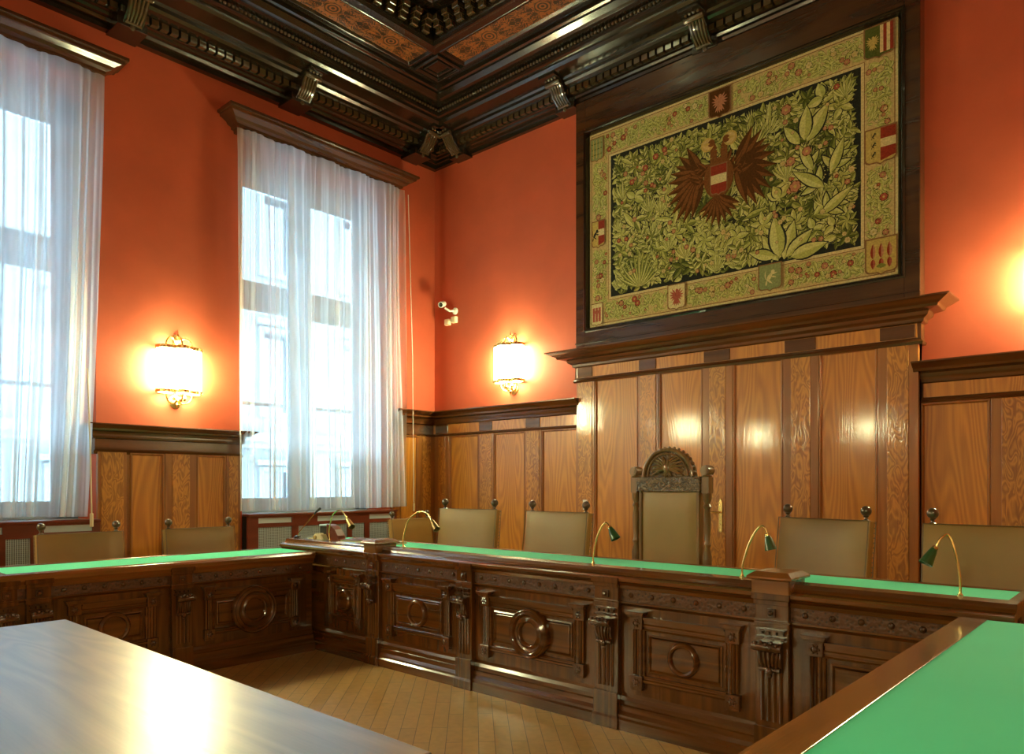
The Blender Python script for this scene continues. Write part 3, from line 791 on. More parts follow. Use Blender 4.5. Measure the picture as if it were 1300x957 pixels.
for i in range(130):                                       # blossoms
    x, z = rn.uniform(fx0 + .05, fx1 - .05), rn.uniform(fz0 + .05, fz1 - .05)
    if abs(x) < .42 and .7 < z < 1.7: continue
    Fd.flower(x, z, rn.uniform(.013, .027), rn.choice(['pink', 'pink', 'rose', 'cream', 'cream']), n=rn.choice((5, 6)))
for x, z, r_ in ((-.82, 1.52, .032), (-.70, 1.60, .032), (-.60, 1.64, .028), (-.98, 1.42, .03), (.62, 1.62, .045), (.70, .92, .05), (.66, 1.15, .04), (.80, 1.20, .04)):
    Fd.flower(x, z, r_, 'rose' if x < 0 else 'pink', n=6)
Fd.mb.build('woven_foliage', TM, T, flip=False)
# border garlands
Bd = Flat(.0006, 1.0e-6)
shields = [(-1.42, 1.885, .085, .13), (-.01, 1.90, .115, .14), (1.385, 1.92, .12, .14), (1.395, 1.065, .125, .155), (1.40, .165, .125, .155), (.475, .165, .11, .125), (-.465, .150, .10, .13), (-1.42, .12, .075, .125), (-1.40, .975, .085, .15)]
def inborder(x, z, m):
    if not (-WT + .035 + m < x < WT - .035 - m and .035 + m < z < HT - .035 - m): return False
    if fx0 - .035 - m < x < fx1 + .035 + m and fz0 - .035 - m < z < fz1 + .035 + m: return False
    return all(abs(x - a) > c + m or abs(z - b) > d + m for a, b, c, d in shields)
for i in range(17000):
    x, z = rn.uniform(-WT, WT), rn.uniform(0, HT)
    if inborder(x, z, .016):
        a = rn.uniform(0, 6.28); l = rn.uniform(.04, .08)
        if not inborder(x + math.cos(a) * l * .5, z + math.sin(a) * l * .5, .0) or not inborder(x - math.cos(a) * l * .5, z - math.sin(a) * l * .5, .0): continue; c = rn.choice([('g2', 'g3'), ('g1', 'g2'), ('g3', 'g4'), ('sage', 'g3'), ('g3', None)])
        x -= math.cos(a) * l * .5; z -= math.sin(a) * l * .5
        if rn.random() < .72: Bd.leaf(x, z, a, l, l * .2, c[0], c[1], 'g0' if rn.random() < .8 else None, rn.uniform(-.7, .7))
for i in range(900):
    x, z = rn.uniform(-WT, WT), rn.uniform(0, HT); q = rn.uniform(.012, .032)
    if inborder(x, z, q + .004): Bd.flower(x, z, q, rn.choice(['pink', 'pink', 'rose', 'cream', 'white']), n=rn.choice((5, 6)))
Bd.mb.build('woven_garland', TM, T, flip=False)
# eagle
Eg = Flat(max(Fd.d, Bd.d) + .0004, 6e-6)
ex, ez = -.02, 1.20
for sg in (-1, 1):
    fan = [(2.62, .32), (2.35, .34), (2.05, .34), (2.85, .34), (3.1, .36), (3.4, .38), (3.65, .41), (3.88, .44), (4.08, .46), (4.26, .45), (4.44, .40)]
    up = .02
    for a, l in fan:
        a_ = PI - a if sg > 0 else a
        sx, sz = ex + sg * .17, ez + .05 + up
        Eg.leaf(sx, sz, a_, l, .040, 'rust', 'rust2', 'rust2')
    for k in range(16):
        a = rn.uniform(1.9, 4.4); a_ = PI - a if sg > 0 else a
        Eg.leaf(ex + sg * rn.uniform(.08, .22), ez + up + rn.uniform(-.05, .12), a_, rn.uniform(.10, .17), .02, 'rust', 'rust2', 'rust2')
    Eg.stroke([(ex + sg * .05, ez + .12), (ex + sg * .055, ez + .20), (ex + sg * .05, ez + .27), (ex + sg * .075, ez + .33)], .034, 'rust')
    Eg.disc(ex + sg * .115, ez + .34, .068, 'gold', 16); Eg.disc(ex + sg * .115, ez + .34, .050, 'cream', 16)
    Eg.disc(ex + sg * .075, ez + .345, .036, 'rust', 12)
    Eg.leaf(ex + sg * .09, ez + .345, 0 if sg > 0 else PI, .07, .012, 'gold', None, None)
    Eg.leaf(ex + sg * .10, ez - .22, PI * 1.5 + sg * .8, .14, .022, 'gold', None, 'rust2')
Eg.disc(ex, ez, .16, 'rust', 20, .95, 1.2)
for k in range(9):
    a = PI * 1.5 + (k - 4) * .20
    Eg.leaf(ex, ez - .16, a, .30 - .015 * abs(k - 4), .026, 'rust', 'rust2', 'rust2', (k - 4) * .12)
Eg.mb.build('double_headed_eagle', TM, T, flip=False)
def shield_pts(x, z, w, h, n=6):
    p = [(x - w, z + h), (x + w, z + h), (x + w, z - h * .62)]
    for i in range(1, n): a = PI / 2 * i / n; p.append((x + w - w * .35 * (1 - math.cos(a)) * 1, z - h * .62 - h * .26 * math.sin(a)))
    p += [(x + w * .25, z - h * .88), (x, z - h), (x - w * .25, z - h * .88)]
    for i in range(n - 1, 0, -1): a = PI / 2 * i / n; p.append((x - w + w * .35 * (1 - math.cos(a)), z - h * .62 - h * .26 * math.sin(a)))
    p.append((x - w, z - h * .62)); return p
def clipbar(S, x, z, w, h, z0, z1, c):                      # horizontal bar in a shield
    S.poly([(x - w * .9, z0), (x + w * .9, z0), (x + w * .9, z1), (x - w * .9, z1)], c)
def smalleagle(S, x, z, s, c):
    for sg in (-1, 1):
        for k in range(6):
            a = .95 - k * .42; S.leaf(x, z + s * .15, a if sg > 0 else PI - a, s * (.85 - .03 * k), s * .09, c, None, None)
    for k in range(5): S.leaf(x, z - s * .1, PI * 1.5 + (k - 2) * .3, s * .8, s * .09, c, None, None)
    S.disc(x, z, s * .2, c, 10, .8, 1.5); S.disc(x + s * .05, z + s * .62, s * .16, c, 8)
    S.stroke([(x, z + s * .2), (x, z + s * .6)], s * .09, c)
def lion(S, x, z, s, c):
    S.leaf(x - s * .35, z - s * .35, .95, s * 1.1, s * .2, c, None, None)
    S.disc(x + s * .3, z + s * .55, s * .2, c, 10)
    S.leaf(x + s * .15, z + s * .3, .2, s * .65, s * .08, c, None, None); S.leaf(x + s * .1, z + s * .1, -.3, s * .6, s * .08, c, None, None)
    S.leaf(x - s * .3, z - s * .2, -.7, s * .75, s * .09, c, None, None); S.leaf(x - s * .35, z - s * .3, -1.7, s * .6, s * .09, c, None, None)
    S.leaf(x - s * .4, z - s * .2, 2.1, s * .9, s * .06, c, None, None, -1.2)
def shield(kind, x, z, w, h):
    S = Flat(Eg.d + .0006, 1.5e-5)
    S.poly(shield_pts(x, z, w, h), 'line')
    g = {'sage': 'sage', 'brown': 'rust2'}.get(kind, 'cream')
    bg = dict(chequer='sage', brown='rust2', stripes='g1', lions='gold', alps='gold', panther='sage', redeagle='white', church='white', half='gold', main='red')[kind]
    S.poly(shield_pts(x, z, w * .9, h * .92), bg)
    if kind == 'main':
        clipbar(S, x, z, w, h, z - h * .22, z + h * .34, 'white')
    elif kind == 'chequer':
        for k in range(3): S.stroke([(x - w * .8, z + h * (.5 - .45 * k)), (x + w * .8, z + h * (.5 - .45 * k))], .004, 'g1')
        for k in range(3): S.stroke([(x + w * .5 * (k - 1), z + h * .8), (x + w * .5 * (k - 1), z - h * .7)], .004, 'gold')
    elif kind == 'brown': smalleagle(S, x, z, h * .75, 'pink')
    elif kind == 'redeagle': smalleagle(S, x, z, h * .78, 'rose')
    elif kind == 'panther': lion(S, x, z, h * .7, 'white')
    elif kind == 'stripes':
        for k in range(4): S.poly([(x + w * (.05 + .21 * k), z + h * .9), (x + w * (.26 + .21 * k), z + h * .9), (x + w * (.26 + .21 * k), z - h * .7), (x + w * (.05 + .21 * k), z - h * .7)], 'white' if k % 2 == 0 else 'red')
        smalleagle(S, x - w * .42, z, h * .5, 'gold')
    elif kind in ('lions', 'half'):
        S.poly([(x, z + h * .92), (x + w * .92, z + h * .92), (x + w * .92, z - h * .6), (x, z - h * .8)], 'red')
        S.poly([(x, z + h * .35), (x + w * .92, z + h * .35), (x + w * .92, z - h * .1), (x, z - h * .1)], 'white')
        if kind == 'lions':
            for k in range(3): lion(S, x - w * .42, z + h * (.58 - .5 * k), h * .22, 'dark')
        else: lion(S, x - w * .45, z, h * .5, 'dark')
    elif kind == 'alps':
        for q in (-.5, 0, .5): S.leaf(x + w * q, z - h * .1, PI * 1.5, h * .55, w * .15, 'red', 'rose', None)
        for q in (-.5, 0, .5): S.leaf(x + w * q, z - h * .1, PI * .5, h * .8, w * .16, 'pink', 'red', None)
        S.leaf(x, z - h * .62, PI * .5, h * .25, w * .3, 'g2', None, None)
    elif kind == 'church':
        for q in (-.5, 0, .5): S.poly([(x + w * (q - .2), z + h * .6), (x + w * (q + .2), z + h * .6), (x + w * (q + .2), z - h * .6), (x + w * (q - .2), z - h * .6)], 'rose')
        S.poly([(x - w * .7, z + h * .35), (x + w * .7, z + h * .35), (x + w * .7, z + h * .1), (x - w * .7, z + h * .1)], 'rose')
    S.mb.build('heraldic_shield', TM, T, flip=False)
shield('main', -.02, 1.18, .088, .15)
for k, s in zip(['chequer', 'brown', 'stripes', 'lions', 'alps', 'panther', 'redeagle', 'church', 'half'], shields): shield(k, *s)

# ------------------------------------------------------------------ carved benches
def bench(name, loc, rz, Ln, dep, zt, pil, rings, caps, rim, lb, cat, ends=(0, 0), z_b=None):
    r = empty(name, loc, rz, label=lb, cat=cat)
    q = zt / .92; Z = lambda z: z * q
    MB().box(.0, Ln, .055, .22, 0, Z(.84)).build('carcass', M['bench_x'], r)
    for k_ in (0, 1): MB().box(0 if not k_ else Ln - .04, .04 if not k_ else Ln, .22, min(dep - .04, .44), 0, Z(.82)).build('end_panel', M['bench_z'], r)
    pl = [(-.09, 0), (0, 0), (0, .06), (-.012, .07), (-.012, .085), (-.028, .105), (-.03, .135), (-.04, .14), (-.042, .165), (-.052, .185), (-.055, .21), (-.09, .21)]
    MB().sweep([(0, 0), (Ln, 0)], pl).build('plinth', M['bench_x'], r)
    MB().sweep([(0, .07), (Ln, .07)], [(-.01, Z(.715)), (.025, Z(.715)), (.035, Z(.728)), (.045, Z(.733)), (.045, Z(.742)), (-.01, Z(.742))]).build('lower_fillet', M['bench_x'], r)
    MB().box(0, Ln, .042, .08, Z(.742), Z(.818)).build('carved_frieze', M['frieze'], r)
    if rim:
        pr = [(-.08, .815), (-.03, .815), (-.025, .835), (-.012, .85), (0, .86), (0, .878), (-.02, .885), (-.05, .89), (-.062, .905), (-.07, .925), (-.15, .93), (-.18, .922), (-.19, .90), (-.19, .86), (-.08, .86)]
        bz = .895; by0 = .185
    else:
        pr = [(-.08, Z(.815)), (-.03, Z(.815)), (-.02, Z(.84)), (0, Z(.87)), (.005, Z(.90)), (0, zt), (-.10, zt), (-.10, Z(.87)), (-.08, Z(.86))]
        bz = zt - .003; by0 = .095
    MB().sweep([(0, 0), (Ln, 0)], pr).build('front_rim', M['bench_top'] if rim == 0 else M['bench_x'], r, bevel=.002)
    e0, e1 = ends
    MB().box(e0 + .0, Ln - e1, by0, dep - .035, Z(.83), bz - .006).build('top_board', M['bench_x'], r)
    MB().box(e0, Ln - e1, by0, dep - .035, bz - .006, bz).build('baize_top', M['baize'], r)
    MB().box(0, Ln, dep - .035, dep, Z(.80), bz + .006).build('back_edge', M['bench_top'], r, bevel=.004)
    if e0: MB().box(-.0, e0, by0, dep - .035, Z(.80), bz + .004).build('end_border', M['bench_top'], r, bevel=.003)
    if e1:
        MB().box(Ln - e1, Ln, by0, dep - .035, Z(.80), (.925 if rim else bz + .004)).build('end_border', M['bench_x'], r, bevel=.008)
    # bays
    P = sorted(pil); first = True
    for (x0, x1, rr) in rings:
        a, b = x0 + .075, x1 - .075; z0, z1 = Z(.255), Z(.675); yf = .055
        MB().box(x0, x1, .045, .06, Z(.21), Z(.715)).build('bay_board', M['bench_z'], r)
        fr = MB()
        fr.frame(a + .05, b - .05, z0 + .035, z1 - .045, [(0, -.01), (0, .016), (.008, .022), (.018, .022), (.022, .012), (.03, .012), (.034, .018), (.04, .014), (.044, -.01)], yf - .008)
        fr.frame(a + .11, b - .11, z0 + .095, z1 - .105, [(0, -.01), (0, .010), (.010, .014), (.02, .002), (.02, -.01)], yf - .008)
        fr.box(a + .09, b - .09, yf - .034, yf, z1 - .045, z1 - .02); fr.box(a + .09, b - .09, yf - .044, yf, z1 - .022, z1 - .008)
        fr.build('panel_frame', M['bench_x'], r)
        MB().box(a + .13, b - .13, yf - .018, yf, z0 + .115, z1 - .125).build('raised_panel', M['panel'] if False else M['bench_x'], r, bevel=.005)
        for cx, s in ((a + .045, 1), (b - .045, -1)):
            for cz, top in ((z1 - .045, 1), (z0 + .04, 0)):
                m = MB().box(cx - .04, cx + .04, yf - .045, yf, cz - .035, cz + .035)
                if top:
                    m.box(cx - .048, cx + .048, yf - .058, yf, cz + .035, cz + .045)
                    m.prism([(cx - .052, cz + .045), (cx + .052, cz + .045), (cx + .062, cz + .066), (cx - .062, cz + .066)], 'Y', yf - .068, yf)
                else:
                    m.box(cx - .034, cx + .034, yf - .038, yf, cz - .05, cz - .035)
                blk = m.build('corner_block', M['bench_z'], r, bevel=.003)
                kn = MB().sphere((cx, yf - .045, cz), .017, 10, 6, (1, .7, 1))
                for t in range(6): kn.sphere((cx + .019 * math.cos(t * PI / 3), yf - .044, cz + .019 * math.sin(t * PI / 3)), .008, 6, 4)
                kn.build('rosette', M['carve'], blk, smooth=True)
            st = MB()
            for dx in (-.02, 0, .02): st.tube([(cx + dx, yf - .022, z0 + .08), (cx + dx, yf - .022, z1 - .085)], .009, 6)
            st.build('reeded_strip', M['bench_z'], r, smooth=True)
        cx, cz = (x0 + x1) / 2, (z0 + z1) / 2 - .005
        big = rr > .15
        if big: pr = [(rr, 0), (rr, .03), (rr * .97, .045), (rr * .93, .05), (rr * .88, .043), (rr * .84, .05), (rr * .79, .058), (rr * .73, .05), (rr * .70, .034), (rr * .62, .030), (rr * .56, .034), (rr * .50, .042), (rr * .45, .036), (rr * .42, .02), (0.001, .022)]
        else: pr = [(rr, 0), (rr, .016), (rr * .93, .030), (rr * .84, .036), (rr * .74, .030), (rr * .68, .014), (0.001, .016)]
        MB().lathe(pr, (cx, yf - .015, cz), 'Y', 48, cap=False).build('ring_boss', M['bench_x'], r, smooth=True)
        n = max(3, int((x1 - x0 - .04) / .115)); stp = (x1 - x0) / n
        for i in range(n):
            sx = x0 + stp * (i + .5)
            MB().sphere((sx, .042, Z(.780)), .016, 10, 6, (1, .8, 1)).build('frieze_stud', M['carve'], r, smooth=True)
    for pc, pw in pil:
        h = pw / 2
        m = MB().box(pc - h, pc + h, .012, .07, .20, Z(.83))
        m.sweep([(pc - h - .012, .06), (pc - h - .012, -.012 + .0), (pc + h + .012, -.012 + .0), (pc + h + .012, .06)], [(-.01, 0), (.0, 0), (.0, .06), (-.01, .075), (-.01, .21), (-.02, .21)])
        m.box(pc - h - .012, pc + h + .012, .0, .07, Z(.733), Z(.745)); m.box(pc - h - .006, pc + h + .006, .006, .07, Z(.705), Z(.733))
        m.box(pc - h - .012, pc + h + .012, -.014, .07, Z(.845), Z(.878)); m.box(pc - h - .004, pc + h + .004, -.004, .07, Z(.82), Z(.845))
        p = m.build('pilaster', M['bench_z'], r, bevel=.003)
        fl = MB()
        for dx in (-.55, -.18, .18, .55): fl.tube([(pc + dx * h, .012, .24), (pc + dx * h, .012, Z(.50))], .010, 6)
        fl.build('reeding', M['bench_z'], p, smooth=True)
        MB().prism([(pc - .022, Z(.78) - .022), (pc + .022, Z(.78) - .022), (pc + .022, Z(.78) + .022), (pc - .022, Z(.78) + .022)], 'Y', -.002, .02).sphere((pc, -.002, Z(.78)), .016, 8, 5).build('square_stud', M['carve'], p, bevel=.003)
        dn = MB()
        for k in range(4): dn.box(pc - h * .75 + k * h * .42, pc - h * .75 + k * h * .42 + h * .26, -.012, .02, Z(.672), Z(.692))
        dn.box(pc - h * .85, pc + h * .85, -.016, .02, Z(.692), Z(.700)).box(pc - h * .85, pc + h * .85, -.016, .02, Z(.655), Z(.664))
        dn.build('dentil_block', M['carve'], p)
        cn = empty('console_bracket', (pc, .012, Z(.49)))
        cn.parent = r
        cw, ch, cp = pw * .86, .15, .075
        prof = [(-(cp * (.20 + .62 * (i / 12) ** 1.3 + .12 * math.sin(i / 12 * PI * 2 - .6))), ch * i / 12) for i in range(13)]
        cb = MB().prism([(.0, 0)] + prof + [(.0, ch)], 'X', -cw * .40, cw * .40)
        cb.lathe([(.004, -cw * .5), (.02, -cw * .5), (.024, -cw * .42), (.024, cw * .42), (.02, cw * .5), (.004, cw * .5)], (0, -cp * .80, ch * .86), 'X', 16)
        for j in range(5):
            xx = -cw * .36 + cw * .18 * j
            cb.tube([(xx * (.55 + .45 * i / 12), prof[i][0] - .002, prof[i][1]) for i in range(1, 12)], [.004 + .006 * math.sin(PI * i / 12) for i in range(1, 12)], 6)
            cb.sphere((xx, -cp * 1.02, ch * (.97 + .05 * (j % 2))), .012, 8, 5)
        cb.lathe([(.002, -cw * .35), (.014, -cw * .35), (.014, cw * .35), (.002, cw * .35)], (0, -cp * .26, .012), 'X', 12).sphere((0, -.022, -.018), .012, 8, 6, (1, .8, 1.3)).sphere((0, -.03, .004), .02, 8, 6)
        for v_i in range(len(cb.v)): cb.v[v_i] = (cb.v[v_i][0] + pc, cb.v[v_i][1] + .012, cb.v[v_i][2] + Z(.49))
        col.objects.unlink(cn); bpy.data.objects.remove(cn)
        cb.build('acanthus_bracket', M['carve'], p, smooth=True)
    for (pc, pw) in caps:
        h = pw / 2
        m = MB().box(pc - h, pc + h, -.012, .20, .875, .945)
        m.build('cap_block', M['bench_top'], r, bevel=.003)
        v = []
        for (e, z) in ((.0, .945), (.02, .95), (.02, .962), (-.012, .985)):
            for sx, sy in ((-1, -1), (1, -1), (1, 1), (-1, 1)): v.append((pc + sx * (h + e), .094 + sy * (.106 + e), z))
        f = [(k * 4 + i, k * 4 + (i + 1) % 4, k * 4 + 4 + (i + 1) % 4, k * 4 + 4 + i) for k in range(3) for i in range(4)] + [(3, 2, 1, 0), (12, 13, 14, 15)]
        MB().add(v, f).build('cap_lid', M['bench_top'], r, bevel=.003)
    return r
O = 1.22
bench('judges_bench', (O, -3.0, 0), 0, 6.82 - O, .80, .92,
      [(2.585 - O, .15), (3.62 - O, .15), (4.815 - O, .165), (5.81 - O, .17)],
      [(1.86 - O, 2.50 - O, .095), (2.66 - O, 3.545 - O, .105), (3.695 - O, 4.73 - O, .162), (4.90 - O, 5.72 - O, .095), (5.90 - O, 6.80 - O, .105)],
      [(2.575 - O, .15), (5.81 - O, .19)], 1, 'long carved dark walnut judges bench with green baize top along the back', 'bench', ends=(0, .05))
bench('side_bench', (1.83, -5.32, 0), PI / 2, 2.30, .62, .845,
      [(.06, .12), (.24, .14), (1.17, .15)], [(.33, 1.08, .105), (1.26, 2.24, .19)], [], 0,
      'carved walnut side bench with turquoise green top in front of the windows', 'bench', ends=(.08, 0))
bench('side_bench', (6.63, -3.02, 0), -PI / 2, 2.32, .74, .865,
      [(1.15, .15), (2.2, .12)], [(.06, 1.06, .19), (1.25, 2.12, .105)], [], 0,
      'green topped side bench in the bottom right corner with a broad wooden border', 'bench', ends=(0, .08))

# ------------------------------------------------------------------ foreground table
r = empty('wooden_table', (4.6, -5.88, 0), label='polished oak table top in the bottom left foreground', cat='table')
tx, ty = 1.34, .52
MB().box(-tx, tx, -ty, ty, .725, .76).build('table_top', M['table_w'], r, bevel=.006)
a = MB()
a.box(-tx + .08, tx - .08, ty - .10, ty - .075, .62, .725).box(-tx + .08, tx - .08, -ty + .075, -ty + .10, .62, .725).box(-tx + .08, -tx + .105, -ty + .08, ty - .08, .62, .725).box(tx - .105, tx - .08, -ty + .08, ty - .08, .62, .725)
a.build('apron', M['bench_x'], r)
for sx in (-1, 1):
    for sy in (-1, 1):
        MB().box(-.035, .035, -.035, .035, .60, .725).lathe([(.025, 0), (.034, .03), (.022, .06), (.03, .3), (.036, .5), (.024, .56), (.034, .60)], seg=16).move(Matrix.Translation((sx * (tx - .11), sy * (ty - .11), 0))).build('leg', M['bench_z'], r, smooth=True)

# ------------------------------------------------------------------ chairs
def rounded_cushion(w, d, h, rd, n=5):
    """soft block: w along x, d along y (centred), h along z from 0"""
    bm = MB(); v = []; f = []
    nx, nz = 10, 10
    for side in (-1, 1):
        for j in range(nz + 1):
            for i in range(nx + 1):
                u, t = i / nx * 2 - 1, j / nz * 2 - 1
                e = (1 - abs(u) ** 6) * (1 - abs(t) ** 6)
                v.append((u * w / 2, side * (d / 2 - rd + rd * (e ** .5)), h / 2 + t * h / 2))
    k = (nx + 1) * (nz + 1)
    for sidx in (0, 1):
        for j in range(nz):
            for i in range(nx):
                a = sidx * k + j * (nx + 1) + i
                f.append((a, a + 1, a + nx + 2, a + nx + 1))
    rim = [i for i in range(nx)] + [nx + j * (nx + 1) for j in range(nz)] + [nz * (nx + 1) + nx - i for i in range(nx)] + [(nz - j) * (nx + 1) for j in range(nz)]
    for i in range(len(rim)):
        a, b = rim[i], rim[(i + 1) % len(rim)]
        f.append((a, b, b + k, a + k))
    return bm.add(v, f)
def finial(mb, x, y, z):
    mb.lathe([(.022, 0), (.024, .008), (.012, .016), (.010, .026), (.018, .034), (.012, .040)], (x, y, z), seg=14)
    mb.sphere((x, y, z + .066), .032, 14, 10)
    return mb
def make_chair(lb):
    r = empty('leather_armchair', label=lb, cat='chair', group='leather court chairs')
    w = .60
    # the sitter faces -Y; back at +y
    MB().box(-w / 2 + .02, w / 2 - .02, -.48, 0.0, .36, .42).build('seat_frame', M['chairwood'], r, bevel=.006)
    s = rounded_cushion(w - .02, .08, .50, .03); s.move(Matrix.Translation((0, 0, .45)) @ Matrix.Rotation(PI / 2, 4, 'X'))
    s.build('seat', M['leather'], r, smooth='all')
    b = rounded_cushion(w + .03, .085, .62, .018); b.move(Matrix.Translation((0, .05, .41)) @ Matrix.Rotation(rad(-7), 4, 'X'))
    bk = b.build('backrest', M['leather'], r, smooth=True)
    pp = MB()
    q = Matrix.Translation((0, .05, .41)) @ Matrix.Rotation(rad(-7), 4, 'X')
    hw, H, dd = (w + .03) / 2, .62, .043
    loop = [(-hw, -dd, .0), (-hw, -dd, H), (hw, -dd, H), (hw, -dd, .0)]
    pp.tube([q @ Vector(p) for p in loop], .004, 6)
    loop = [(-hw, dd, .0), (-hw, dd, H), (hw, dd, H), (hw, dd, .0)]
    pp.tube([q @ Vector(p) for p in loop], .004, 6)
    for s_ in (-1, 1):
        for k in range(20): p = q @ Vector((s_ * (hw + .001), .030, .04 + k * .03)); pp.sphere(p, .005, 5, 4)
    pp.build('nail_piping', M['leatherdark'], bk, smooth=True)
    top = q @ Vector((hw - .04, 0, H))
    for s_ in (-1, 1):
        finial(MB(), s_ * top.x, top.y, top.z - .004).build('finial', M['iron'], r, smooth=True)
        MB().lathe([(.022, 0), (.03, .03), (.02, .06), (.028, .2), (.03, .36)], (s_ * .25, -.43, 0), seg=14).build('leg', M['chairwood'], r, smooth=True)
        MB().box(s_ * .25 - .024, s_ * .25 + .024, .0, .05, 0, .42).build('leg', M['chairwood'], r, bevel=.004)
    MB().tube([(-.25, -.43, .14), (.25, -.43, .14)], .014, 8).build('stretcher', M['chairwood'], r, smooth=True)
    return r
chair = make_chair('x')
cl_ = [((.84, -4.49, 0), PI / 2 + rad(0), 'leather chair behind the side bench, left one, in front of the left window'),
       ((.84, -3.51, 0), PI / 2 + rad(0), 'leather chair behind the side bench in front of the panelled pier'),
       ((.84, -1.02, 0), PI / 2 + rad(3), 'low leather chair in the corner beside the right radiator cover'),
       ((2.60, -2.03, .17), rad(9), 'leather chair at the judges bench, leftmost, behind a brass lamp'),
       ((3.60, -2.03, .17), rad(0), 'leather chair at the judges bench just left of the tall carved chair'),
       ((5.60, -1.83, .17), rad(-14), 'turned leather chair at the judges bench just right of the tall carved chair'),
       ((6.57, -2.03, .17), rad(2), 'leather chair cut by the right photo edge behind the green shaded lamp')]
for i, (lc, rz, lb) in enumerate(cl_):
    o = chair if i == 0 else copy_tree(chair)
    o.location = lc; o.rotation_euler.z = rz; o['label'] = lb; o['category'] = 'chair'; o['group'] = 'leather court chairs'

# tall presiding chair
r = empty('carved_throne_chair', (4.655, -2.0, .17), rad(-4), label='tall carved presiding chair with arched crest and leather back', cat='chair')
MB().box(-.26, .26, -.46, 0, .36, .42).build('seat_frame', M['chairwood'], r, bevel=.006)
s = rounded_cushion(.52, .09, .46, .03); s.move(Matrix.Translation((0, 0, .46)) @ Matrix.Rotation(PI / 2, 4, 'X')); s.build('seat', M['leather'], r, smooth='all')
s = rounded_cushion(.46, .07, .74, .018); s.move(Matrix.Translation((0, .03, .46))); s.build('backrest', M['leather'], r, smooth=True)
f = MB(); f.box(-.25, -.226, .0, .06, .42, 1.22).box(.226, .25, .0, .06, .42, 1.22).box(-.265, .265, .0, .06, .40, .46)
f.build('back_frame', M['chairwood'], r, bevel=.004)
MB().box(-.265, .265, -.012, .065, 1.20, 1.305).build('carved_rail', M['relief'], r, bevel=.006)
n = 28
arc = [(.205 * math.cos(PI * i / n), 1.30 + .195 * math.sin(PI * i / n)) for i in range(n + 1)]
MB().prism(arc, 'Y', -.004, .055).build('arched_crest', M['relief'], r, smooth=True)
cr = MB().tube([(.20 * math.cos(PI * i / n), -.008, 1.305 + .19 * math.sin(PI * i / n)) for i in range(n + 1)], .014, 8)
cr.tube([(.165 * math.cos(PI * i / n), -.008, 1.31 + .155 * math.sin(PI * i / n)) for i in range(n + 1)], .006, 6)
for i in range(17): a = PI * (i + .5) / 17; cr.sphere((.212 * math.cos(a), .02, 1.305 + .202 * math.sin(a)), .013, 7, 5)
cr.build('crest_moulding', M['chairwood'], r, smooth=True)
eg = MB()
for sg in (-1, 1):
    for k in range(6):
        a = 1.25 - k * .3; eg.tube([(0 + sg * .01, -.012, 1.36), (sg * .07 * math.cos(a), -.02, 1.36 + .06 * math.sin(a)), (sg * .135 * math.cos(a * .8), -.012, 1.36 + .11 * math.sin(a) - .02)], [.008, .012, .004], 6)
    eg.tube([(sg * .01, -.012, 1.37), (sg * .015, -.02, 1.42), (sg * .035, -.014, 1.445)], [.013, .012, .006], 6)
for k in range(5): a = -PI / 2 + (k - 2) * .3; eg.tube([(0, -.012, 1.35), (.07 * math.cos(a), -.012, 1.35 + .05 * math.sin(a))], [.012, .004], 6)
eg.sphere((0, -.012, 1.365), .03, 10, 8, (1, .6, 1.4)); eg.build('carved_eagle', M['chairwood'], r, smooth=True)
for s_ in (-1, 1):
    x = s_ * .295
    tp = [(.022, .42), (.028, .46), (.020, .50), (.030, .56), (.034, .60), (.022, .64), (.030, .70), (.032, .76), (.018, .82), (.026, .84), (.018, .86), (.024, .95), (.026, 1.02), (.018, 1.08), (.028, 1.10), (.018, 1.12), (.030, 1.15), (.030, 1.19)]
    po = MB().lathe(tp, (x, .03, 0), seg=18)
    po.box(x - .027, x + .027, .0, .06, 1.19, 1.30)
    po.lathe([(.002, 0), (.034, 0), (.036, .02), (.036, .06), (.034, .075), (.002, .078)], (x, .07, 1.345), 'Y', 20)
    for q in range(3): po.lathe([(.018 + .006 * q, 0), (.018 + .006 * q, .01)], (x, -.006 + .002 * q, 1.345), 'Y', 14)
    po.sphere((x, .03, 1.31), .036, 10, 6, (1, 1, .5))
    p = po.build('turned_post', M['chairwood'], r, smooth=True)
    MB().box(s_ * .25 - .024, s_ * .25 + .024, .0, .06, 0, .42).build('leg', M['chairwood'], r, bevel=.004)
    MB().lathe([(.025, 0), (.034, .03), (.022, .06), (.032, .2), (.03, .36)], (s_ * .25, -.45, 0), seg=14).build('leg', M['chairwood'], r, smooth=True)
    MB().tube([(x, -.0, .60), (x, -.2, .61), (x, -.42, .60), (x, -.46, .58)], [.02, .024, .026, .02], 10).build('armrest', M['chairwood'], r, smooth=True)
    MB().lathe([(.02, .42), (.028, .5), (.018, .58), (.024, .59)], (s_ * .28, -.43, 0), seg=14).build('arm_post', M['chairwood'], r, smooth=True)

# ------------------------------------------------------------------ door handle in the panelling
r = empty('door_handle', (4.13, -.115, 1.16), label='brass lever handle with long plate on the panelled jib door', cat='door handle')
MB().prism([(-.016, -.19), (.016, -.19), (.018, -.17), (.018, .09), (.008, .115), (0, .13), (-.008, .115), (-.018, .09), (-.018, -.17)], 'Y', -.010, 0).build('escutcheon', M['brass'], r, bevel=.003)
MB().tube([(0, -.01, 0), (0, -.05, 0), (-.02, -.058, 0), (-.07, -.055, .003), (-.12, -.05, -.004)], [.009, .008, .008, .009, .007], 8).build('lever', M['brass'], r, smooth=True)
MB().sphere((0, -.012, -.12), .008, 8, 5).sphere((0, -.012, .07), .006, 8, 5).build('keyhole_cover', M['brass'], r, smooth=True)

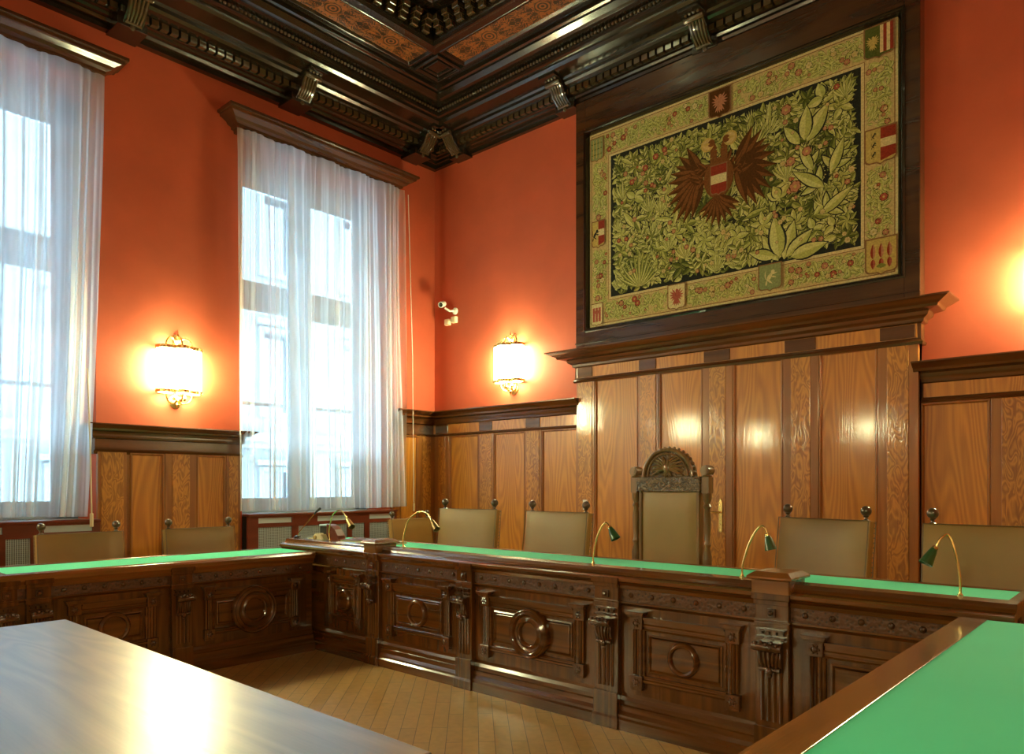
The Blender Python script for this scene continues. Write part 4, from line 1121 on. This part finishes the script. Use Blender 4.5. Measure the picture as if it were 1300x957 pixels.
r = empty('light_switch', (2.56, -.118, 1.20), label='small white light switch on the panelling beside a chair finial', cat='light switch')
MB().box(-.03, .03, -.012, 0, -.055, .055).build('switch_plate', M['white'], r, bevel=.004)
MB().box(-.014, .014, -.02, -.01, -.022, .022).build('switch_rocker', M['white'], r, bevel=.003)

# ------------------------------------------------------------------ gooseneck lamps
def goose(x, y, z, pts, hl, hr, mat, name, lb, stem=.0055, cat='lamp', grp='gooseneck reading lamps'):
    r = empty(name, (x, y, z), label=lb, cat=cat, group=grp)
    MB().lathe([(.001, 0), (.013, 0), (.013, .003), (.008, .006), (.007, .012), (.001, .013)], seg=16).build('base', M['brass'], r, smooth=True)
    P = [Vector(p) for p in pts]
    # smooth curve
    out = []
    Q = [P[0]] + P + [P[-1]]
    for i in range(1, len(Q) - 2):
        for k in range(6):
            t = k / 6; a, b, c, d = Q[i - 1], Q[i], Q[i + 1], Q[i + 2]
            out.append(.5 * ((2 * b) + (-a + c) * t + (2 * a - 5 * b + 4 * c - d) * t * t + (-a + 3 * b - 3 * c + d) * t ** 3))
    out.append(P[-1])
    MB().tube(out, stem, 8).build('gooseneck', M['brass'], r, smooth=True)
    dr = (out[-1] - out[-3]).normalized()
    rot = Vector((0, 0, 1)).rotation_difference(dr).to_matrix().to_4x4()
    m = MB().lathe([(.001, 0), (.014, .0), (.016, .012), (hr * .62, .018), (hr, hl), (hr * .92, hl), (hr * .55, .022), (.001, .020)], seg=20, cap=False)
    m.move(Matrix.Translation(out[-1]) @ rot); m.build('lamp_shade', mat, r, smooth=True)
    m = MB().lathe([(.008, -.012), (.013, -.008), (.015, .006), (.008, .010)], seg=14)
    m.move(Matrix.Translation(out[-1]) @ rot); m.build('collar', M['brass'], r, smooth=True)
bz = .931
goose(4.62, -2.845, bz, [(0, 0, 0), (.0, 0, .06), (.03, 0, .17), (.075, .0, .245), (.105, 0, .25), (.125, 0, .225)], .078, .031, M['greenmetal'], 'gooseneck_lamp', 'brass gooseneck lamp with green shade left of the tall carved chair')
goose(5.59, -2.845, bz, [(0, 0, 0), (.005, 0, .07), (.045, 0, .19), (.095, .0, .268), (.125, 0, .262), (.138, 0, .225)], .078, .031, M['greenmetal'], 'gooseneck_lamp', 'brass gooseneck lamp with green shade beside the right wooden cap block')
goose(6.60, -2.845, bz, [(0, 0, 0), (-.002, 0, .08), (-.02, 0, .19), (-.045, .0, .262), (-.07, -.02, .25), (-.092, -.04, .205)], .080, .030, M['greenmetal'], 'gooseneck_lamp', 'brass gooseneck lamp with dark green shade at the right end of the judges bench')
goose(2.79, -2.845, bz, [(0, 0, 0), (.0, 0, .08), (.06, .0, .21), (.18, 0, .278), (.30, -.02, .27), (.37, -.03, .215)], .088, .028, M['oldbrass'], 'gooseneck_lamp', 'brass gooseneck lamp arching in front of the leftmost judges chair')
goose(1.79, -2.845, bz, [(0, 0, 0), (-.01, 0, .09), (.04, .0, .22), (.13, 0, .265), (.22, -.02, .255), (.30, -.03, .195)], .10, .030, M['oldbrass'], 'gooseneck_lamp', 'brass gooseneck lamp in front of the radiator grille near the bench corner')
r = empty('gooseneck_microphone', (1.27, -2.845, bz), label='thin black tipped gooseneck microphone leaning right at the bench corner', cat='microphone')
MB().lathe([(.001, 0), (.03, 0), (.03, .012), (.01, .02), (.001, .022)], seg=16).build('base', M['blackmetal'], r, smooth=True)
MB().tube([(0, 0, .01), (.03, 0, .05), (.14, 0, .13), (.28, 0, .225)], .004, 8).build('gooseneck', M['brass'], r, smooth=True)
MB().tube([(.28, 0, .225), (.31, 0, .245), (.37, 0, .275)], [.006, .009, .011], 8).build('microphone_head', M['blackmetal'], r, smooth=True)

# things lying on the bench corner
bt = .895
r = empty('desk_box', (1.56, -2.66, bt), rad(12), label='dark brown half round desk box with pale top at the bench corner', cat='box')
pf = [(-.11, 0), (.11, 0)] + [(.11 - .19 * math.sin(i / 8 * PI / 2) * 1.0, .16 * math.sin(i / 8 * PI / 2) ** .8) for i in range(1, 9)] + [(-.11, .16)]
pf = [(.12, 0), (.105, .06), (.07, .115), (.02, .15), (-.03, .165), (-.03, .0)]
MB().prism(pf, 'Y', -.05, .05).build('box_body', M['mahog'], r, bevel=.005)
MB().box(-.12, -.03, -.048, .048, .145, .160).build('box_lid', M['steel'], r, bevel=.003)
MB().box(-.115, -.03, -.040, .048, .0, .145).build('box_tray', M['inkdark'], r)
r = empty('hole_punch', (1.53, -2.765, bt), rad(10), label='small cream and orange desk device in front of the brown box', cat='punch')
MB().prism([(-.10, 0), (.06, 0), (.045, .05), (.0, .085), (-.05, .08), (-.085, .045)], 'Y', -.028, .028).build('punch_body', M['cream'], r, bevel=.006)
MB().lathe([(.001, 0), (.018, 0), (.018, .008), (.001, .01)], (-.045, -.028, .045), 'Y', 14).build('punch_knob', M['oldbrass'], r, smooth=True)
MB().prism([(.02, .07), (.035, .075), (.085, .0), (.06, .0)], 'Y', -.03, .03).build('punch_lever', M['paper'], r, bevel=.003)
r = empty('binder', (1.86, -2.55, bt), rad(8), label='flat dark brown folder lying on the green bench top', cat='folder')
MB().box(-.17, .17, -.12, .12, .0, .006).box(-.17, .17, -.12, .12, .028, .034).box(-.17, -.162, -.12, .12, 0, .034).build('cover', M['mahog'], r, bevel=.002)
MB().box(-.16, .165, -.115, .115, .007, .027).build('page_block', M['paper'], r)
r = empty('notebook', (2.16, -2.50, bt), rad(5), label='thin tan notebook lying right of the dark folder', cat='notebook')
MB().box(-.10, .10, -.14, .14, 0, .004).box(-.10, .10, -.14, .14, .016, .020).box(-.10, -.095, -.14, .14, 0, .020).build('cover', M['paper'], r, bevel=.001)
MB().box(-.094, .096, -.135, .135, .004, .016).build('page_block', M['cream'], r)
r = empty('document_tray', (1.20 + .12, -2.60, bt), 0, label='low grey tray at the far left end of the bench top', cat='tray')
MB().box(-.09, .09, -.12, .12, 0, .006).box(-.09, -.084, -.12, .12, 0, .035).box(.084, .09, -.12, .12, 0, .035).box(-.09, .09, .114, .12, 0, .035).build('tray_body', M['steel'], r)
MB().box(-.08, .08, -.11, .11, .007, .022).build('paper_stack', M['paper'], r)

# ------------------------------------------------------------------ building across the street
r = empty('facade_building', (-13, -3, -6), label='pale stone building across the street seen through the curtains', cat='building')
fb = MB(); Wd, Ht = 26, 20
cols_ = [-19.6 + 2.8 * i for i in range(15)]; rows_ = [1.2, 5.4, 9.6, 13.8]
xs = [-22] + [v for c in cols_ for v in (c - .6, c + .6)] + [22]
for k in range(0, len(xs), 2): fb.box(-.5, 0, xs[k], xs[k + 1], 0, Ht)
for c in cols_:
    z = 0
    for rz_ in rows_: fb.box(-.5, 0, c - .6, c + .6, z, rz_); z = rz_ + 2.4
    fb.box(-.5, 0, c - .6, c + .6, z, Ht)
fb.build('stone_wall', M['stone'], r)
fc = MB()
for z in (4.4, 8.7, 12.9, 17.2, 19.6): fc.box(0, .35, -22, 22, z, z + .25); fc.box(0, .2, -22, 22, z - .2, z)
fc.build('string_course', M['stone'], r)
for c in cols_:
    for z in rows_:
        m = MB().frame(c - .75, c + .75, z - .15, z + 2.55, [(0, 0), (0, .12), (.15, .12), (.15, 0)]); m.box(c - .9, c + .9, -.3, 0, z + 2.6, z + 2.75)
        m.move(Matrix.Rotation(PI / 2, 4, 'Z')); wd_ = m.build('window_surround', M['stone'], r)
        MB().box(-.4, -.36, c - .6, c + .6, z, z + 2.4).build('window_pane', M['glasspane'] if 'glasspane' in M else M['lens'], wd_)

# ------------------------------------------------------------------ light and camera
w = bpy.data.worlds.new('World'); scene.world = w; w.use_nodes = True
bg = w.node_tree.nodes['Background']; bg.inputs[0].default_value = (.52, .79, 1.0, 1); bg.inputs[1].default_value = 15.0
cam = bpy.data.cameras.new('Camera'); co = bpy.data.objects.new('Camera', cam); col.objects.link(co)
co.location = (7.3, -6.58, 1.42); co.rotation_euler = (PI / 2, 0, rad(41.97))
cam.sensor_width = 36; cam.lens = 36 * 934 / 1300; cam.shift_y = 136.5 / 1300; cam.clip_start = .05; cam.clip_end = 200
scene.camera = co
scene.view_settings.view_transform = 'Standard'; scene.view_settings.look = 'None'
scene.view_settings.exposure = 1.62; scene.view_settings.gamma = 1; scene.view_settings.use_curve_mapping = False
cy = scene.cycles
cy.use_denoising = True; cy.max_bounces = 10; cy.diffuse_bounces = 5; cy.glossy_bounces = 4; cy.transparent_max_bounces = 24; cy.transmission_bounces = 8
cy.sample_clamp_indirect = 8; cy.caustics_reflective = False; cy.caustics_refractive = False; cy.use_light_tree = True
